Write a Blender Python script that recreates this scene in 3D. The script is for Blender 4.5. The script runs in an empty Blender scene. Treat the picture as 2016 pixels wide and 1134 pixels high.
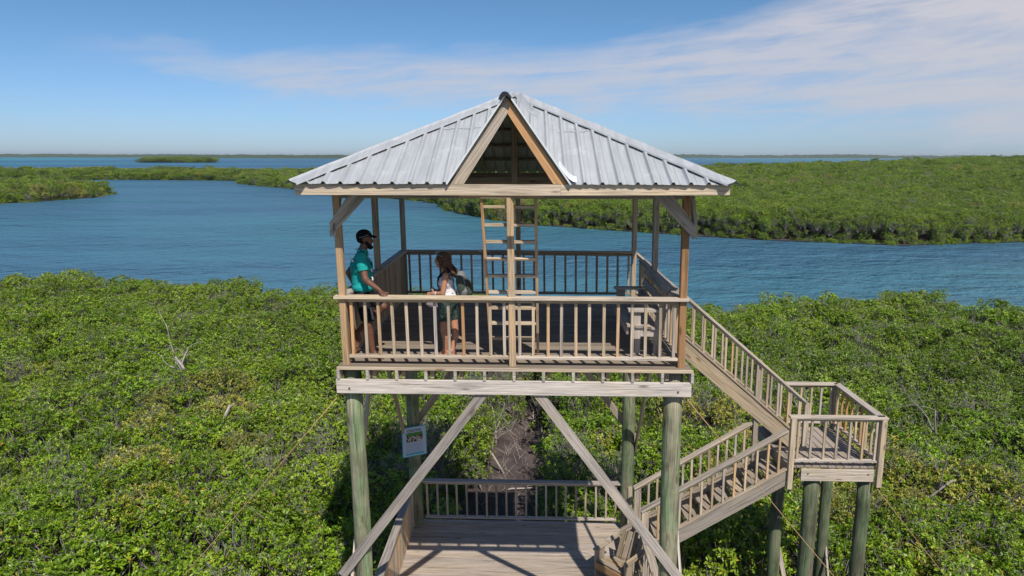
import bpy, bmesh, math, random
import numpy as np
from mathutils import Vector, Matrix
R = math.radians
rnd = random.Random(7)
scene = bpy.context.scene
COL = scene.collection

# ------------------------------------------------------------------ camera
cam_d = bpy.data.cameras.new('camera'); cam = bpy.data.objects.new('camera', cam_d); COL.objects.link(cam)
cam_d.sensor_width = 36.0; cam_d.lens = 24.41; cam_d.clip_start = 0.1; cam_d.clip_end = 60000
_r = Vector((0.9996, 0.0286, 0.0022)); _f = Vector((-0.0277, 0.9819, -0.1872)).normalized()
_u = _r.cross(_f).normalized(); _r = _f.cross(_u).normalized()
CAM = Vector((0.2425, -9.0027, 2.7805))
cam.matrix_world = Matrix(((_r.x, _u.x, -_f.x, CAM.x), (_r.y, _u.y, -_f.y, CAM.y), (_r.z, _u.z, -_f.z, CAM.z), (0, 0, 0, 1)))
scene.camera = cam

# ------------------------------------------------------------------ light and exposure
SUN = Vector((0.25, -0.79, 1.0)).normalized()
sun_d = bpy.data.lights.new('sun', 'SUN'); sun_d.energy = 4.4; sun_d.angle = R(0.53); sun_d.color = (1.0, 0.95, 0.87)
sun = bpy.data.objects.new('sun', sun_d); COL.objects.link(sun)
sun.rotation_euler = (-SUN).to_track_quat('-Z', 'Y').to_euler(); sun.location = (10, -30, 40)
scene.view_settings.view_transform = 'Standard'; scene.view_settings.look = 'None'
scene.view_settings.exposure = 0.12; scene.view_settings.gamma = 1.0
try: scene.view_settings.use_curve_mapping = False
except Exception: pass
scene.cycles.max_bounces = 6; scene.cycles.diffuse_bounces = 2; scene.cycles.glossy_bounces = 3
scene.cycles.transmission_bounces = 3; scene.cycles.transparent_max_bounces = 4

# ------------------------------------------------------------------ node helpers
class NT:
    def __init__(s, tree): s.t = tree; s.n = tree.nodes; s.l = tree.links
    def new(s, typ, **kw):
        n = s.n.new(typ)
        for k, v in kw.items(): setattr(n, k, v)
        return n
    def put(s, sock, v):
        if hasattr(v, 'is_output') or isinstance(v, bpy.types.NodeSocket): s.l.new(v, sock)
        else: sock.default_value = v
    def math(s, op, a, b=0.0, c=None, clamp=False):
        n = s.n.new('ShaderNodeMath'); n.operation = op; n.use_clamp = clamp
        s.put(n.inputs[0], a); s.put(n.inputs[1], b)
        if c is not None: s.put(n.inputs[2], c)
        return n.outputs[0]
    def noise(s, vec, scale, detail=3.0, rough=0.55, dist=0.0):
        n = s.n.new('ShaderNodeTexNoise'); s.put(n.inputs['Vector'], vec)
        n.inputs['Scale'].default_value = scale; n.inputs['Detail'].default_value = detail
        n.inputs['Roughness'].default_value = rough; n.inputs['Distortion'].default_value = dist
        return n.outputs['Fac']
    def mapv(s, vec, scale=(1, 1, 1), loc=(0, 0, 0), rot=(0, 0, 0)):
        n = s.n.new('ShaderNodeMapping'); s.put(n.inputs['Vector'], vec)
        n.inputs['Scale'].default_value = scale; n.inputs['Location'].default_value = loc; n.inputs['Rotation'].default_value = rot
        return n.outputs[0]
    def mix(s, fac, a, b, mode='MIX'):
        n = s.n.new('ShaderNodeMix'); n.data_type = 'RGBA'; n.blend_type = mode
        s.put(n.inputs[0], fac)
        s.put(n.inputs[6], a if not isinstance(a, tuple) else (*a, 1) if len(a) == 3 else a)
        s.put(n.inputs[7], b if not isinstance(b, tuple) else (*b, 1) if len(b) == 3 else b)
        return n.outputs[2]
    def ramp(s, fac, stops):
        n = s.n.new('ShaderNodeValToRGB'); s.put(n.inputs[0], fac)
        e = n.color_ramp.elements
        while len(e) < len(stops): e.new(0.5)
        for i, (p, c) in enumerate(stops): e[i].position = p; e[i].color = (*c, 1) if len(c) == 3 else c
        return n.outputs[0]
    def smooth(s, v, a, b):
        n = s.n.new('ShaderNodeMapRange'); n.interpolation_type = 'SMOOTHSTEP'
        s.put(n.inputs[0], v); s.put(n.inputs[1], a); s.put(n.inputs[2], b)
        n.inputs[3].default_value = 0; n.inputs[4].default_value = 1
        return n.outputs[0]
    def bump(s, h, strength=0.3, dist=0.01):
        n = s.n.new('ShaderNodeBump'); s.put(n.inputs['Height'], h)
        n.inputs['Strength'].default_value = strength; n.inputs['Distance'].default_value = dist
        return n.outputs[0]

def material(name):
    m = bpy.data.materials.new(name); m.use_nodes = True
    T = NT(m.node_tree); b = m.node_tree.nodes['Principled BSDF']
    return m, T, b

def simple(name, col, rough=0.6, metal=0.0, noise=0.0, scale=20.0, spec=None):
    m, T, b = material(name)
    g = T.new('ShaderNodeNewGeometry')
    n = T.noise(g.outputs['Position'], scale, 4)
    k = 1 - noise
    T.put(b.inputs['Base Color'], T.mix(n, tuple(c * k for c in col), tuple(min(1, c * (1 + noise)) for c in col)))
    b.inputs['Roughness'].default_value = rough; b.inputs['Metallic'].default_value = metal
    if spec is not None: b.inputs['Specular IOR Level'].default_value = spec
    return m

# ------------------------------------------------------------------ sky
world = bpy.data.worlds.new('World'); scene.world = world; world.use_nodes = True
T = NT(world.node_tree); bg = T.n['Background']
sky = T.new('ShaderNodeTexSky', sky_type='NISHITA'); sky.sun_disc = False
sky.sun_elevation = math.asin(SUN.z); sky.sun_rotation = math.atan2(SUN.x, SUN.y)
sky.air_density = 1.0; sky.dust_density = 0.35; sky.ozone_density = 2.6; sky.altitude = 0
tc = T.new('ShaderNodeTexCoord'); D = tc.outputs['Generated']
sep = T.new('ShaderNodeSeparateXYZ'); T.put(sep.inputs[0], D)
yy = T.math('MAXIMUM', sep.outputs[1], 0.02)
hx = T.math('DIVIDE', sep.outputs[0], yy)                       # bearing east of north, as a slope
hl = T.math('SQRT', T.math('ADD', T.math('MULTIPLY', sep.outputs[0], sep.outputs[0]), T.math('MULTIPLY', sep.outputs[1], sep.outputs[1])))
el = T.math('DIVIDE', sep.outputs[2], T.math('MAXIMUM', hl, 0.02))   # height above the horizon, as a slope
cv = T.new('ShaderNodeCombineXYZ'); T.put(cv.inputs[0], hx); T.put(cv.inputs[1], el)
P2 = T.mapv(cv.outputs[0], rot=(0, 0, R(-4)))
def curve(x, pts, lo, hi):
    f = T.new('ShaderNodeFloatCurve'); c = f.mapping.curves[0]
    while len(c.points) < len(pts): c.points.new(0.5, 0.5)
    for i, (a, b_) in enumerate(pts): c.points[i].location = ((a - lo) / (hi - lo), b_)
    f.mapping.update()
    T.put(f.inputs['Value'], T.math('DIVIDE', T.math('SUBTRACT', x, lo), hi - lo, clamp=True))
    return f.outputs[0]
# upper and lower edge of the long cloud bank that widens to the east
top = curve(hx, [(-1.2, .13), (-0.62, .135), (-.40, .13), (-.12, .145), (.20, .165), (.33, .19), (.46, .235), (.56, .285), (.74, .33), (1.4, .5)], -1.2, 1.4)
bot = curve(hx, [(-1.2, .11), (-0.62, .108), (-.40, .075), (-.20, .055), (.0, .045), (.20, .042), (.40, .032), (.56, .018), (.74, .0), (1.4, .0)], -1.2, 1.4)
n1 = T.noise(T.mapv(P2, scale=(2.2, 11, 1)), 1.0, 5, .6, .4)
n2 = T.noise(T.mapv(P2, scale=(7, 42, 1), loc=(3, 1, 0)), 1.0, 6, .62, .6)
n3 = T.noise(T.mapv(P2, scale=(3, 60, 1), loc=(8, 2, 0), rot=(0, 0, R(-7))), 1.0, 4, .6, .2)
wob = T.math('ADD', T.math('MULTIPLY', T.math('SUBTRACT', n1, .5), .085), T.math('MULTIPLY', T.math('SUBTRACT', n2, .5), .06))
e2 = T.math('ADD', el, wob)
m_top = T.smooth(e2, T.math('ADD', top, .012), T.math('SUBTRACT', top, .032))
m_bot = T.smooth(e2, T.math('SUBTRACT', bot, .02), T.math('ADD', bot, .05))
fade_w = T.smooth(hx, -.72, -.50)
dens = T.math('MULTIPLY', T.math('MULTIPLY', m_top, m_bot), fade_w)
tex = T.smooth(T.math('ADD', T.math('MULTIPLY', n2, .55), T.math('MULTIPLY', n3, .45)), .34, .60)
east = T.smooth(hx, .1, .8)
tex2 = T.math('ADD', T.math('MULTIPLY', tex, T.math('SUBTRACT', .66, T.math('MULTIPLY', east, .28))), T.math('ADD', .30, T.math('MULTIPLY', east, .40)))
dens = T.math('MULTIPLY', dens, tex2, clamp=True)
dens = T.math('MULTIPLY', dens, T.math('ADD', .84, T.math('MULTIPLY', east, .14)))
cloudc = T.mix(T.smooth(el, .0, .3), (6.1, 6.5, 7.4), (7.7, 7.3, 7.8))
hs = T.new('ShaderNodeHueSaturation'); hs.inputs['Saturation'].default_value = 1.0; T.put(hs.inputs['Color'], sky.outputs[0])
tint = T.mix(T.smooth(el, -.02, .22), (.68, .92, 1.44), (.60, .86, 1.09))
clear = T.mix(1.0, hs.outputs[0], tint, 'MULTIPLY')
T.put(bg.inputs['Color'], T.mix(dens, clear, cloudc))
bg.inputs['Strength'].default_value = 0.080

# ------------------------------------------------------------------ mesh helpers
LX, LY = -0.0153, -0.0123             # the tower leans a little out of plumb
def lean(p): return (p[0] + LX * p[2], p[1] + LY * p[2], p[2])

class MB:
    def __init__(s): s.v = []; s.f = []; s.uv = []; s.t = []
    def face(s, idx, uvs, tint): s.f.append(idx); s.uv.extend(uvs); s.t.extend([tint] * len(idx))
    def _tint(s, tint):
        if tint is None: tint = (1.0, 0.35)
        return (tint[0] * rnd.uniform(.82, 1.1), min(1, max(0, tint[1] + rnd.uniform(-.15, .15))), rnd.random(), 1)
    def board(s, p0, p1, w, h, hint=(0, 0, 1), tint=None, c=.004, mitre=(0, 0)):
        p0 = Vector(p0); p1 = Vector(p1); a = p1 - p0; L = a.length; a.normalize()
        S = a.cross(Vector(hint)); S = S.normalized() if S.length > 1e-4 else a.orthogonal().normalized()
        U = S.cross(a).normalized(); c = min(c, w * .2, h * .2); w2, h2 = w / 2, h / 2
        sec = [(-w2 + c, -h2), (w2 - c, -h2), (w2, -h2 + c), (w2, h2 - c), (w2 - c, h2), (-w2 + c, h2), (-w2, h2 - c), (-w2, -h2 + c)]
        per = [0]
        for i in range(8):
            q, r = sec[i], sec[(i + 1) % 8]; per.append(per[-1] + math.hypot(r[0] - q[0], r[1] - q[1]))
        uo, vo = rnd.uniform(0, 50), rnd.uniform(0, 50); tt = s._tint(tint); b = len(s.v)
        for e, pp in ((0, p0), (1, p1)):
            for (x, y) in sec: s.v.append(tuple(pp + S * x + U * y + a * (mitre[e] * x)))
        for i in range(8):
            j = (i + 1) % 8
            s.face([b + i, b + j, b + 8 + j, b + 8 + i], [(uo, vo + per[i]), (uo, vo + per[i + 1]), (uo + L, vo + per[i + 1]), (uo + L, vo + per[i])], tt)
        e1 = (tt[0] * .8, tt[1], tt[2], 1)
        s.face([b + i for i in range(7, -1, -1)], [(uo + sec[i][0], vo + sec[i][1]) for i in range(7, -1, -1)], e1)
        s.face([b + 8 + i for i in range(8)], [(uo + sec[i][0], vo + sec[i][1]) for i in range(8)], e1)
    def box(s, x0, x1, y0, y1, z0, z1, grain='x', tint=None, c=.004):
        cx, cy, cz = (x0 + x1) / 2, (y0 + y1) / 2, (z0 + z1) / 2
        if grain == 'x': s.board((x0, cy, cz), (x1, cy, cz), y1 - y0, z1 - z0, tint=tint, c=c)
        elif grain == 'y': s.board((cx, y0, cz), (cx, y1, cz), x1 - x0, z1 - z0, tint=tint, c=c)
        else: s.board((cx, cy, z0), (cx, cy, z1), x1 - x0, y1 - y0, hint=(0, 1, 0), tint=tint, c=c)
    def prism(s, poly, th, gdir, tint=None):
        poly = [Vector(p) for p in poly]; th = Vector(th); g = Vector(gdir).normalized()
        n = th.normalized(); k = n.cross(g).normalized()
        uo, vo = rnd.uniform(0, 50), rnd.uniform(0, 50); tt = s._tint(tint); b = len(s.v); N = len(poly)
        uv = [(uo + p.dot(g), vo + p.dot(k)) for p in poly]
        s.v += [tuple(p) for p in poly] + [tuple(p + th) for p in poly]
        nn = Vector((0, 0, 0))
        for i in range(N): nn += poly[i].cross(poly[(i + 1) % N])
        flip = nn.dot(th) > 0
        A = list(range(b, b + N)); B = list(range(b + N, b + 2 * N))
        s.face(A[::-1] if flip else A, uv[::-1] if flip else uv, tt); s.face(B if flip else B[::-1], uv if flip else uv[::-1], tt)
        for i in range(N):
            j = (i + 1) % N; q = [A[i], A[j], B[j], B[i]]; u4 = [uv[i], uv[j], (uv[j][0], uv[j][1] + th.length), (uv[i][0], uv[i][1] + th.length)]
            if not flip: q = q[::-1]; u4 = u4[::-1]
            s.face(q, u4, tt)
    def tube(s, pts, radii, n=8, tint=None, caps=True):
        pts = [Vector(p) for p in pts]; tt = s._tint(tint); uo, vo = rnd.uniform(0, 50), rnd.uniform(0, 50)
        b = len(s.v); d = 0; X = None; ds = []
        for i, p in enumerate(pts):
            a = (pts[min(i + 1, len(pts) - 1)] - pts[max(i - 1, 0)]).normalized()
            if X is None: X = a.orthogonal().normalized()
            X = (X - a * X.dot(a)).normalized(); Y = a.cross(X)
            if i: d += (p - pts[i - 1]).length
            ds.append(d)
            for k in range(n):
                t = 2 * math.pi * k / n; s.v.append(tuple(p + (X * math.cos(t) + Y * math.sin(t)) * radii[i]))
        for i in range(len(pts) - 1):
            for k in range(n):
                j = (k + 1) % n; r = radii[i] * 6.283 / n
                s.face([b + i * n + k, b + i * n + j, b + (i + 1) * n + j, b + (i + 1) * n + k],
                       [(uo + ds[i], vo + k * r), (uo + ds[i], vo + (k + 1) * r), (uo + ds[i + 1], vo + (k + 1) * r), (uo + ds[i + 1], vo + k * r)], tt)
        if caps:
            s.face([b + k for k in range(n - 1, -1, -1)], [(uo + .1 * k, vo) for k in range(n)], tt)
            e = b + (len(pts) - 1) * n
            s.face([e + k for k in range(n)], [(uo + .1 * k, vo) for k in range(n)], tt)
    def build(s, name, mat, parent=None, leaning=True, smooth=False, origin=None):
        me = bpy.data.meshes.new(name)
        vs = [lean(v) for v in s.v] if leaning else s.v
        o3 = Vector(origin) if origin is not None else Vector((0, 0, 0))
        me.from_pydata([tuple(Vector(v) - o3) for v in vs], [], s.f)
        uvl = me.uv_layers.new(name='UVMap'); uvl.data.foreach_set('uv', np.array(s.uv, dtype=np.float32).ravel())
        ca = me.color_attributes.new('tint', 'FLOAT_COLOR', 'CORNER'); ca.data.foreach_set('color', np.array(s.t, dtype=np.float32).ravel())
        me.materials.append(mat)
        if smooth: me.polygons.foreach_set('use_smooth', [True] * len(me.polygons))
        me.update()
        ob = bpy.data.objects.new(name, me); COL.objects.link(ob); ob.location = o3
        if parent is not None:
            ob.parent = parent; ob.matrix_parent_inverse = Matrix.Translation(-Vector(parent.location))
        return ob


def empty(name, loc, label, cat, group=None):
    o = bpy.data.objects.new(name, None); COL.objects.link(o); o.location = loc; o.empty_display_size = .2
    return tag(o, label, cat, group)
def tag(o, label=None, cat=None, group=None, kind=None):
    if label: o['label'] = label
    if cat: o['category'] = cat
    if group: o['group'] = group
    if kind: o['kind'] = kind
    return o
def lab(o, label): o['label'] = label; return o

# ------------------------------------------------------------------ materials of the timber
def wood_material(name, grey, tan, warm, knots=True, bumps=.35, green=None, gain=1.0, cracks=False):
    m, T, b = material(name)
    uv = T.new('ShaderNodeUVMap').outputs[0]
    at = T.new('ShaderNodeVertexColor', layer_name='tint'); sp = T.new('ShaderNodeSeparateColor'); T.put(sp.inputs[0], at.outputs[0])
    br, hue = sp.outputs[0], sp.outputs[1]
    warp = T.noise(T.mapv(uv, scale=(1.3, 6, 1)), 1.0, 2)
    uvw = T.new('ShaderNodeVectorMath', operation='ADD'); T.put(uvw.inputs[0], uv)
    cw = T.new('ShaderNodeCombineXYZ'); T.put(cw.inputs[1], T.math('MULTIPLY', warp, .05)); T.put(uvw.inputs[1], cw.outputs[0])
    g1 = T.noise(T.mapv(uvw.outputs[0], scale=(1.6, 60, 1)), 1.0, 5, .6)
    g2 = T.noise(T.mapv(uvw.outputs[0], scale=(3, 190, 1)), 1.0, 3, .6)
    pat = T.noise(T.mapv(uv, scale=(1.1, 5, 1), loc=(4, 4, 0)), 1.0, 4, .6)
    f = T.math('ADD', T.math('MULTIPLY', hue, 1.0), T.math('MULTIPLY', T.math('SUBTRACT', pat, .5), .95), clamp=True)
    col = T.mix(f, grey, tan)
    col = T.mix(T.smooth(T.math('ADD', T.math('MULTIPLY', hue, .8), T.math('MULTIPLY', T.math('SUBTRACT', g1, .45), .8)), .55, .95), col, warm)
    if green: col = T.mix(T.smooth(T.noise(T.mapv(uv, scale=(.9, 4, 1), loc=(9, 1, 0)), 1.0, 3), .38, .62), col, green)
    v = T.math('ADD', T.math('MULTIPLY', T.smooth(g1, .28, .72), .60), .62)
    v = T.math('MULTIPLY', v, T.math('ADD', T.math('MULTIPLY', T.smooth(g2, .25, .5), .25), .78))
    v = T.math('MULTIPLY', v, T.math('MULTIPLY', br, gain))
    if cracks:
        ck = T.noise(T.mapv(uv, scale=(1.1, 26, 1), loc=(2, 7, 0)), 1.0, 4, .65, .6); ck2 = T.noise(T.mapv(uv, scale=(2.2, 3.2, 1), loc=(1, 3, 0)), 1.0, 4, .6)
        v = T.math('MULTIPLY', v, T.math('ADD', .52, T.math('MULTIPLY', T.smooth(ck, .33, .47), .48))); v = T.math('MULTIPLY', v, T.math('ADD', .66, T.math('MULTIPLY', T.smooth(ck2, .32, .62), .46)))
    if knots:
        vo = T.new('ShaderNodeTexVoronoi'); T.put(vo.inputs['Vector'], T.mapv(uv, scale=(1.6, 6, 1))); vo.inputs['Scale'].default_value = 1.0
        kn = T.smooth(vo.outputs['Distance'], .04, .16)
        col = T.mix(kn, T.mix(.5, col, (.24, .10, .05)), col)
        v = T.math('MULTIPLY', v, T.math('ADD', .62, T.math('MULTIPLY', kn, .38)))
    st = T.noise(T.mapv(uv, scale=(.8, 14, 1), loc=(6, 3, 0)), 1.0, 5, .7, .5)
    v = T.math('MULTIPLY', v, T.math('ADD', .66, T.math('MULTIPLY', T.smooth(st, .34, .50), .40)))
    mu = T.new('ShaderNodeVectorMath', operation='SCALE'); T.put(mu.inputs[0], col); T.put(mu.inputs['Scale'], v)
    T.put(b.inputs['Base Color'], mu.outputs[0])
    b.inputs['Roughness'].default_value = .82; b.inputs['Specular IOR Level'].default_value = .25
    T.put(b.inputs['Normal'], T.bump(T.math('ADD', g1, T.math('MULTIPLY', g2, .5)), bumps, .004))
    return m
WOOD = wood_material('weathered_timber', (.42, .37, .33), (.55, .40, .22), (.56, .28, .12), gain=.95)
DECKW = wood_material('deck_timber', (.36, .31, .275), (.43, .33, .22), (.40, .22, .12), gain=.92)
POLEM = wood_material('treated_pole_timber', (.23, .22, .15), (.27, .23, .15), (.20, .13, .07), green=(.17, .225, .12), bumps=.9, cracks=True)

# metal sheet
METAL, T, b = material('galvanised_sheet')
g = T.new('ShaderNodeNewGeometry')
pos = g.outputs['Position']
n1 = T.noise(T.mapv(pos, scale=(14, 1.3, 1.3)), 1.0, 4, .6); n2 = T.noise(pos, 3.0, 4, .6); n3 = T.noise(pos, 28.0, 3, .6)
col = T.mix(T.smooth(n1, .3, .7), (.375, .385, .395), (.46, .47, .48))
col = T.mix(T.math('MULTIPLY', T.smooth(n2, .58, .74), .5), col, (.58, .60, .62))
col = T.mix(T.math('MULTIPLY', T.smooth(n3, .66, .74), .5), col, (.30, .25, .20))
T.put(b.inputs['Base Color'], col); b.inputs['Metallic'].default_value = .08
T.put(b.inputs['Roughness'], T.math('ADD', .38, T.math('MULTIPLY', n2, .25)))
T.put(b.inputs['Normal'], T.bump(n2, .15, .02))
METAL_EDGE = simple('bright_sheet_edge', (.72, .73, .74), .45, .1, .1, 8)
TAR = simple('black_tar', (.012, .012, .014), .45, 0, .3, 40)
STEEL = simple('rusty_bolt', (.20, .12, .08), .6, .5, .4, 200)

# ------------------------------------------------------------------ water and ground
WL = -9.30
m, T, b = material('lagoon_water')
g = T.new('ShaderNodeNewGeometry'); pos = g.outputs['Position']
sp = T.new('ShaderNodeSeparateXYZ'); T.put(sp.inputs[0], pos)
bigp = T.noise(T.mapv(pos, scale=(.010, .022, 1)), 1.0, 4, .55)
far = T.smooth(sp.outputs[1], 380, 900)
shoal = T.smooth(T.noise(T.mapv(pos, scale=(.0011, .0032, 1), loc=(2.3, .45, 0)), 1.0, 3, .5), .44, .58)
c0 = T.mix(T.smooth(bigp, .35, .66), (.060, .150, .235), (.058, .185, .245))
c1 = T.mix(shoal, (.032, .105, .195), (.030, .24, .28))
T.put(b.inputs['Base Color'], T.mix(far, c0, c1))
b.inputs['Roughness'].default_value = .6; b.inputs['Specular IOR Level'].default_value = 0.0
wa = T.noise(T.mapv(pos, scale=(.46, .60, 1), rot=(0, 0, R(6))), 1.0, 4, .62, .3)
wb = T.noise(T.mapv(pos, scale=(.10, .16, 1), rot=(0, 0, R(-5))), 1.0, 3, .6, .3)
wc = T.noise(T.mapv(pos, scale=(1.5, 2.2, 1), rot=(0, 0, R(10))), 1.0, 3, .6, .2)
h = T.math('ADD', T.math('ADD', T.math('MULTIPLY', wa, 1.0), T.math('MULTIPLY', wb, 2.2)), T.math('MULTIPLY', wc, .30))
calm = T.smooth(T.noise(T.mapv(pos, scale=(.018, .05, 1), loc=(5, 2, 0)), 1.0, 3, .5), .35, .65)
bn = T.new('ShaderNodeBump'); T.put(bn.inputs['Height'], h); bn.inputs['Distance'].default_value = 1.3
T.put(bn.inputs['Strength'], T.math('ADD', .6, T.math('MULTIPLY', calm, .4)))
T.put(b.inputs['Normal'], bn.outputs[0])
gl = T.new('ShaderNodeBsdfGlossy'); gl.inputs['Roughness'].default_value = .22; T.l.new(bn.outputs[0], gl.inputs['Normal'])
fr_ = T.new('ShaderNodeFresnel'); fr_.inputs['IOR'].default_value = 1.33; T.l.new(bn.outputs[0], fr_.inputs['Normal'])
ms = T.new('ShaderNodeMixShader'); T.put(ms.inputs[0], T.math('MINIMUM', T.math('MULTIPLY', fr_.outputs[0], .85), .62))
T.l.new(b.outputs[0], ms.inputs[1]); T.l.new(gl.outputs[0], ms.inputs[2]); T.l.new(ms.outputs[0], T.n['Material Output'].inputs[0])
WATER = m
def flat(name, pts, z, mat, kind='structure'):
    me = bpy.data.meshes.new(name); me.from_pydata([(x, y, z) for x, y in pts], [], [list(range(len(pts)))])
    me.materials.append(mat); me.update()
    if me.polygons[0].normal.z < 0: me.flip_normals()
    o = bpy.data.objects.new(name, me); COL.objects.link(o); return tag(o, kind=kind)
flat('water', [(-14000, -2500), (14000, -2500), (14000, 15000), (-14000, 15000)], WL, WATER)

m, T, b = material('dark_peat_mud')
g = T.new('ShaderNodeNewGeometry'); pos = g.outputs['Position']
a = T.noise(pos, 1.2, 5, .6); c = T.noise(pos, 14, 4, .65)
col = T.mix(T.smooth(a, .35, .65), (.058, .042, .040), (.115, .086, .080))
col = T.mix(T.smooth(c, .60, .70), col, (.17, .12, .10))
T.put(b.inputs['Base Color'], col); b.inputs['Roughness'].default_value = .75
T.put(b.inputs['Normal'], T.bump(T.math('ADD', a, T.math('MULTIPLY', c, .4)), .7, .08))
MUD = m

# shorelines, in metres round the tower
near_edge = [(-60, 33), (-38.6, 33.6), (-34.5, 34.7), (-33.9, 36.3), (-31.0, 37.6), (-27.6, 35.5), (-26.8, 37.2), (-23.9, 35.1), (-21.3, 35.2), (-18.3, 34.4), (-16.4, 33.1), (-15.0, 32.2), (-14.9, 34.2),
             (-12.9, 34.1), (-10.7, 33.0), (-7.3, 31.9), (-4.2, 31.7), (-1.2, 31.5), (0.7, 30.4), (6.3, 29.6), (9.2, 30.0), (10.2, 30.4), (10.9, 29.4), (13.0, 29.9), (14.6, 31.9), (16.9, 32.5), (18.5, 32.1), (19.3, 31.1), (21.5, 32.7),
             (23.3, 33.2), (24.7, 32.5), (24.7, 31.0), (25.2, 29.5), (25.5, 27.8), (27.1, 28.7), (34, 27.5), (60, 26)]
near_land = near_edge + [(60, -45), (-60, -45)]
far_land = [(-420, 332), (-231, 328), (-187, 332), (-138, 323), (-124, 287), (-101, 260), (-87, 244), (-69, 224), (-42, 191), (-28, 176), (-22, 163), (-18.6, 146), (-8.3, 125), (1.4, 113.5), (11.5, 107), (23.4, 99.3),
            (33.9, 93.2), (43.1, 90.6), (51.5, 87.5), (60, 90.2), (71, 92.5), (95, 92), (140, 95), (240, 110), (700, 130), (900, 520), (520, 640), (300, 500), (180, 410), (90, 372), (0, 395), (-60, 420), (-120, 411), (-142, 390), (-250, 392), (-420, 400)]
spit_land = [(-420, 240), (-240, 230), (-170, 223), (-140, 214), (-131, 205), (-127, 190), (-126, 181), (-129, 168), (-140, 155), (-180, 148), (-420, 150)]
isle_land = [(-640, 1115), (-610, 1102), (-560, 1108), (-524, 1125), (-530, 1165), (-590, 1180), (-640, 1150)]
flat('mangrove_mud_ground', near_land, WL + .12, MUD)
flat('far_shore_ground', far_land, WL + .10, MUD)
flat('spit_ground', spit_land, WL + .10, MUD)
flat('island_ground', isle_land, WL + .10, MUD)

# ------------------------------------------------------------------ foliage
def leaf_material(name, stops, patch, patch2, rough=.36, trans=.24):
    m = bpy.data.materials.new(name); m.use_nodes = True
    T = NT(m.node_tree); b = T.n['Principled BSDF']; out = T.n['Material Output']
    at = T.new('ShaderNodeVertexColor', layer_name='tint'); sp = T.new('ShaderNodeSeparateColor'); T.put(sp.inputs[0], at.outputs[0])
    oi = T.new('ShaderNodeObjectInfo')
    col = T.ramp(sp.outputs[0], stops)
    g = T.new('ShaderNodeNewGeometry'); pos = g.outputs['Position']
    big = T.noise(pos, .16, 3, .6); mid = T.noise(pos, .9, 3, .6)
    f = T.smooth(T.math('ADD', T.math('MULTIPLY', big, .75), T.math('MULTIPLY', oi.outputs['Random'], .25)), .50, .68)
    col = T.mix(T.math('MULTIPLY', f, .55), col, patch)
    f2 = T.smooth(T.noise(T.mapv(pos, loc=(31, 17, 3)), .045, 4, .6), .50, .66)
    col = T.mix(T.math('MULTIPLY', f2, .45), col, patch2)
    v = T.math('ADD', .72, T.math('MULTIPLY', mid, .35))
    v = T.math('ADD', v, T.math('MULTIPLY', T.math('SUBTRACT', oi.outputs['Random'], .5), .42))
    mu = T.new('ShaderNodeVectorMath', operation='SCALE'); T.put(mu.inputs[0], col); T.put(mu.inputs['Scale'], v)
    T.put(b.inputs['Base Color'], mu.outputs[0]); b.inputs['Roughness'].default_value = rough
    b.inputs['Specular IOR Level'].default_value = .42
    tr = T.new('ShaderNodeBsdfTranslucent'); T.put(tr.inputs[0], mu.outputs[0])
    mx = T.new('ShaderNodeMixShader'); mx.inputs[0].default_value = trans
    T.l.new(b.outputs[0], mx.inputs[1]); T.l.new(tr.outputs[0], mx.inputs[2]); T.l.new(mx.outputs[0], out.inputs[0])
    return m
GREENS = [(0, (.060, .138, .008)), (.35, (.180, .315, .012)), (.7, (.295, .445, .020)), (.93, (.46, .58, .045)), (.955, (.60, .50, .05)), (.985, (.70, .38, .06)), (1, (.60, .22, .04))]
LEAF = leaf_material('mangrove_leaf', GREENS, (.26, .32, .03), (.15, .24, .03))
OLIVE = leaf_material('buttonwood_leaf', [(0, (.20, .22, .03)), (.5, (.36, .37, .05)), (.9, (.52, .48, .09)), (1, (.62, .46, .08))], (.50, .42, .05), (.40, .38, .12))
m, T, b = material('grey_mangrove_twig')
g = T.new('ShaderNodeNewGeometry')
T.put(b.inputs['Base Color'], T.mix(T.noise(g.outputs['Position'], 6, 4), (.11, .095, .085), (.40, .365, .33))); b.inputs['Roughness'].default_value = .85
TWIG = m
m, T, b = material('bleached_dead_wood')
g = T.new('ShaderNodeNewGeometry')
T.put(b.inputs['Base Color'], T.mix(T.noise(g.outputs['Position'], 9, 4), (.26, .22, .19), (.52, .46, .41))); b.inputs['Roughness'].default_value = .8
BONE = m

def np_mesh(name, V, F4, mats, matidx=None, tint=None):
    me = bpy.data.meshes.new(name); nf = len(F4); k = F4.shape[1]
    me.vertices.add(len(V)); me.vertices.foreach_set('co', V.astype(np.float32).ravel())
    me.loops.add(nf * k); me.loops.foreach_set('vertex_index', F4.astype(np.int32).ravel())
    me.polygons.add(nf); me.polygons.foreach_set('loop_start', np.arange(0, nf * k, k, dtype=np.int32))
    me.polygons.foreach_set('loop_total', np.full(nf, k, dtype=np.int32))
    for mm in mats: me.materials.append(mm)
    if matidx is not None: me.polygons.foreach_set('material_index', matidx.astype(np.int32))
    if tint is not None:
        ca = me.color_attributes.new('tint', 'FLOAT_COLOR', 'CORNER')
        t = np.repeat(tint, k); c = np.stack([t, t, t, np.ones_like(t)], 1); ca.data.foreach_set('color', c.astype(np.float32).ravel())
    me.update(calc_edges=True); me.validate(); return me

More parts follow.
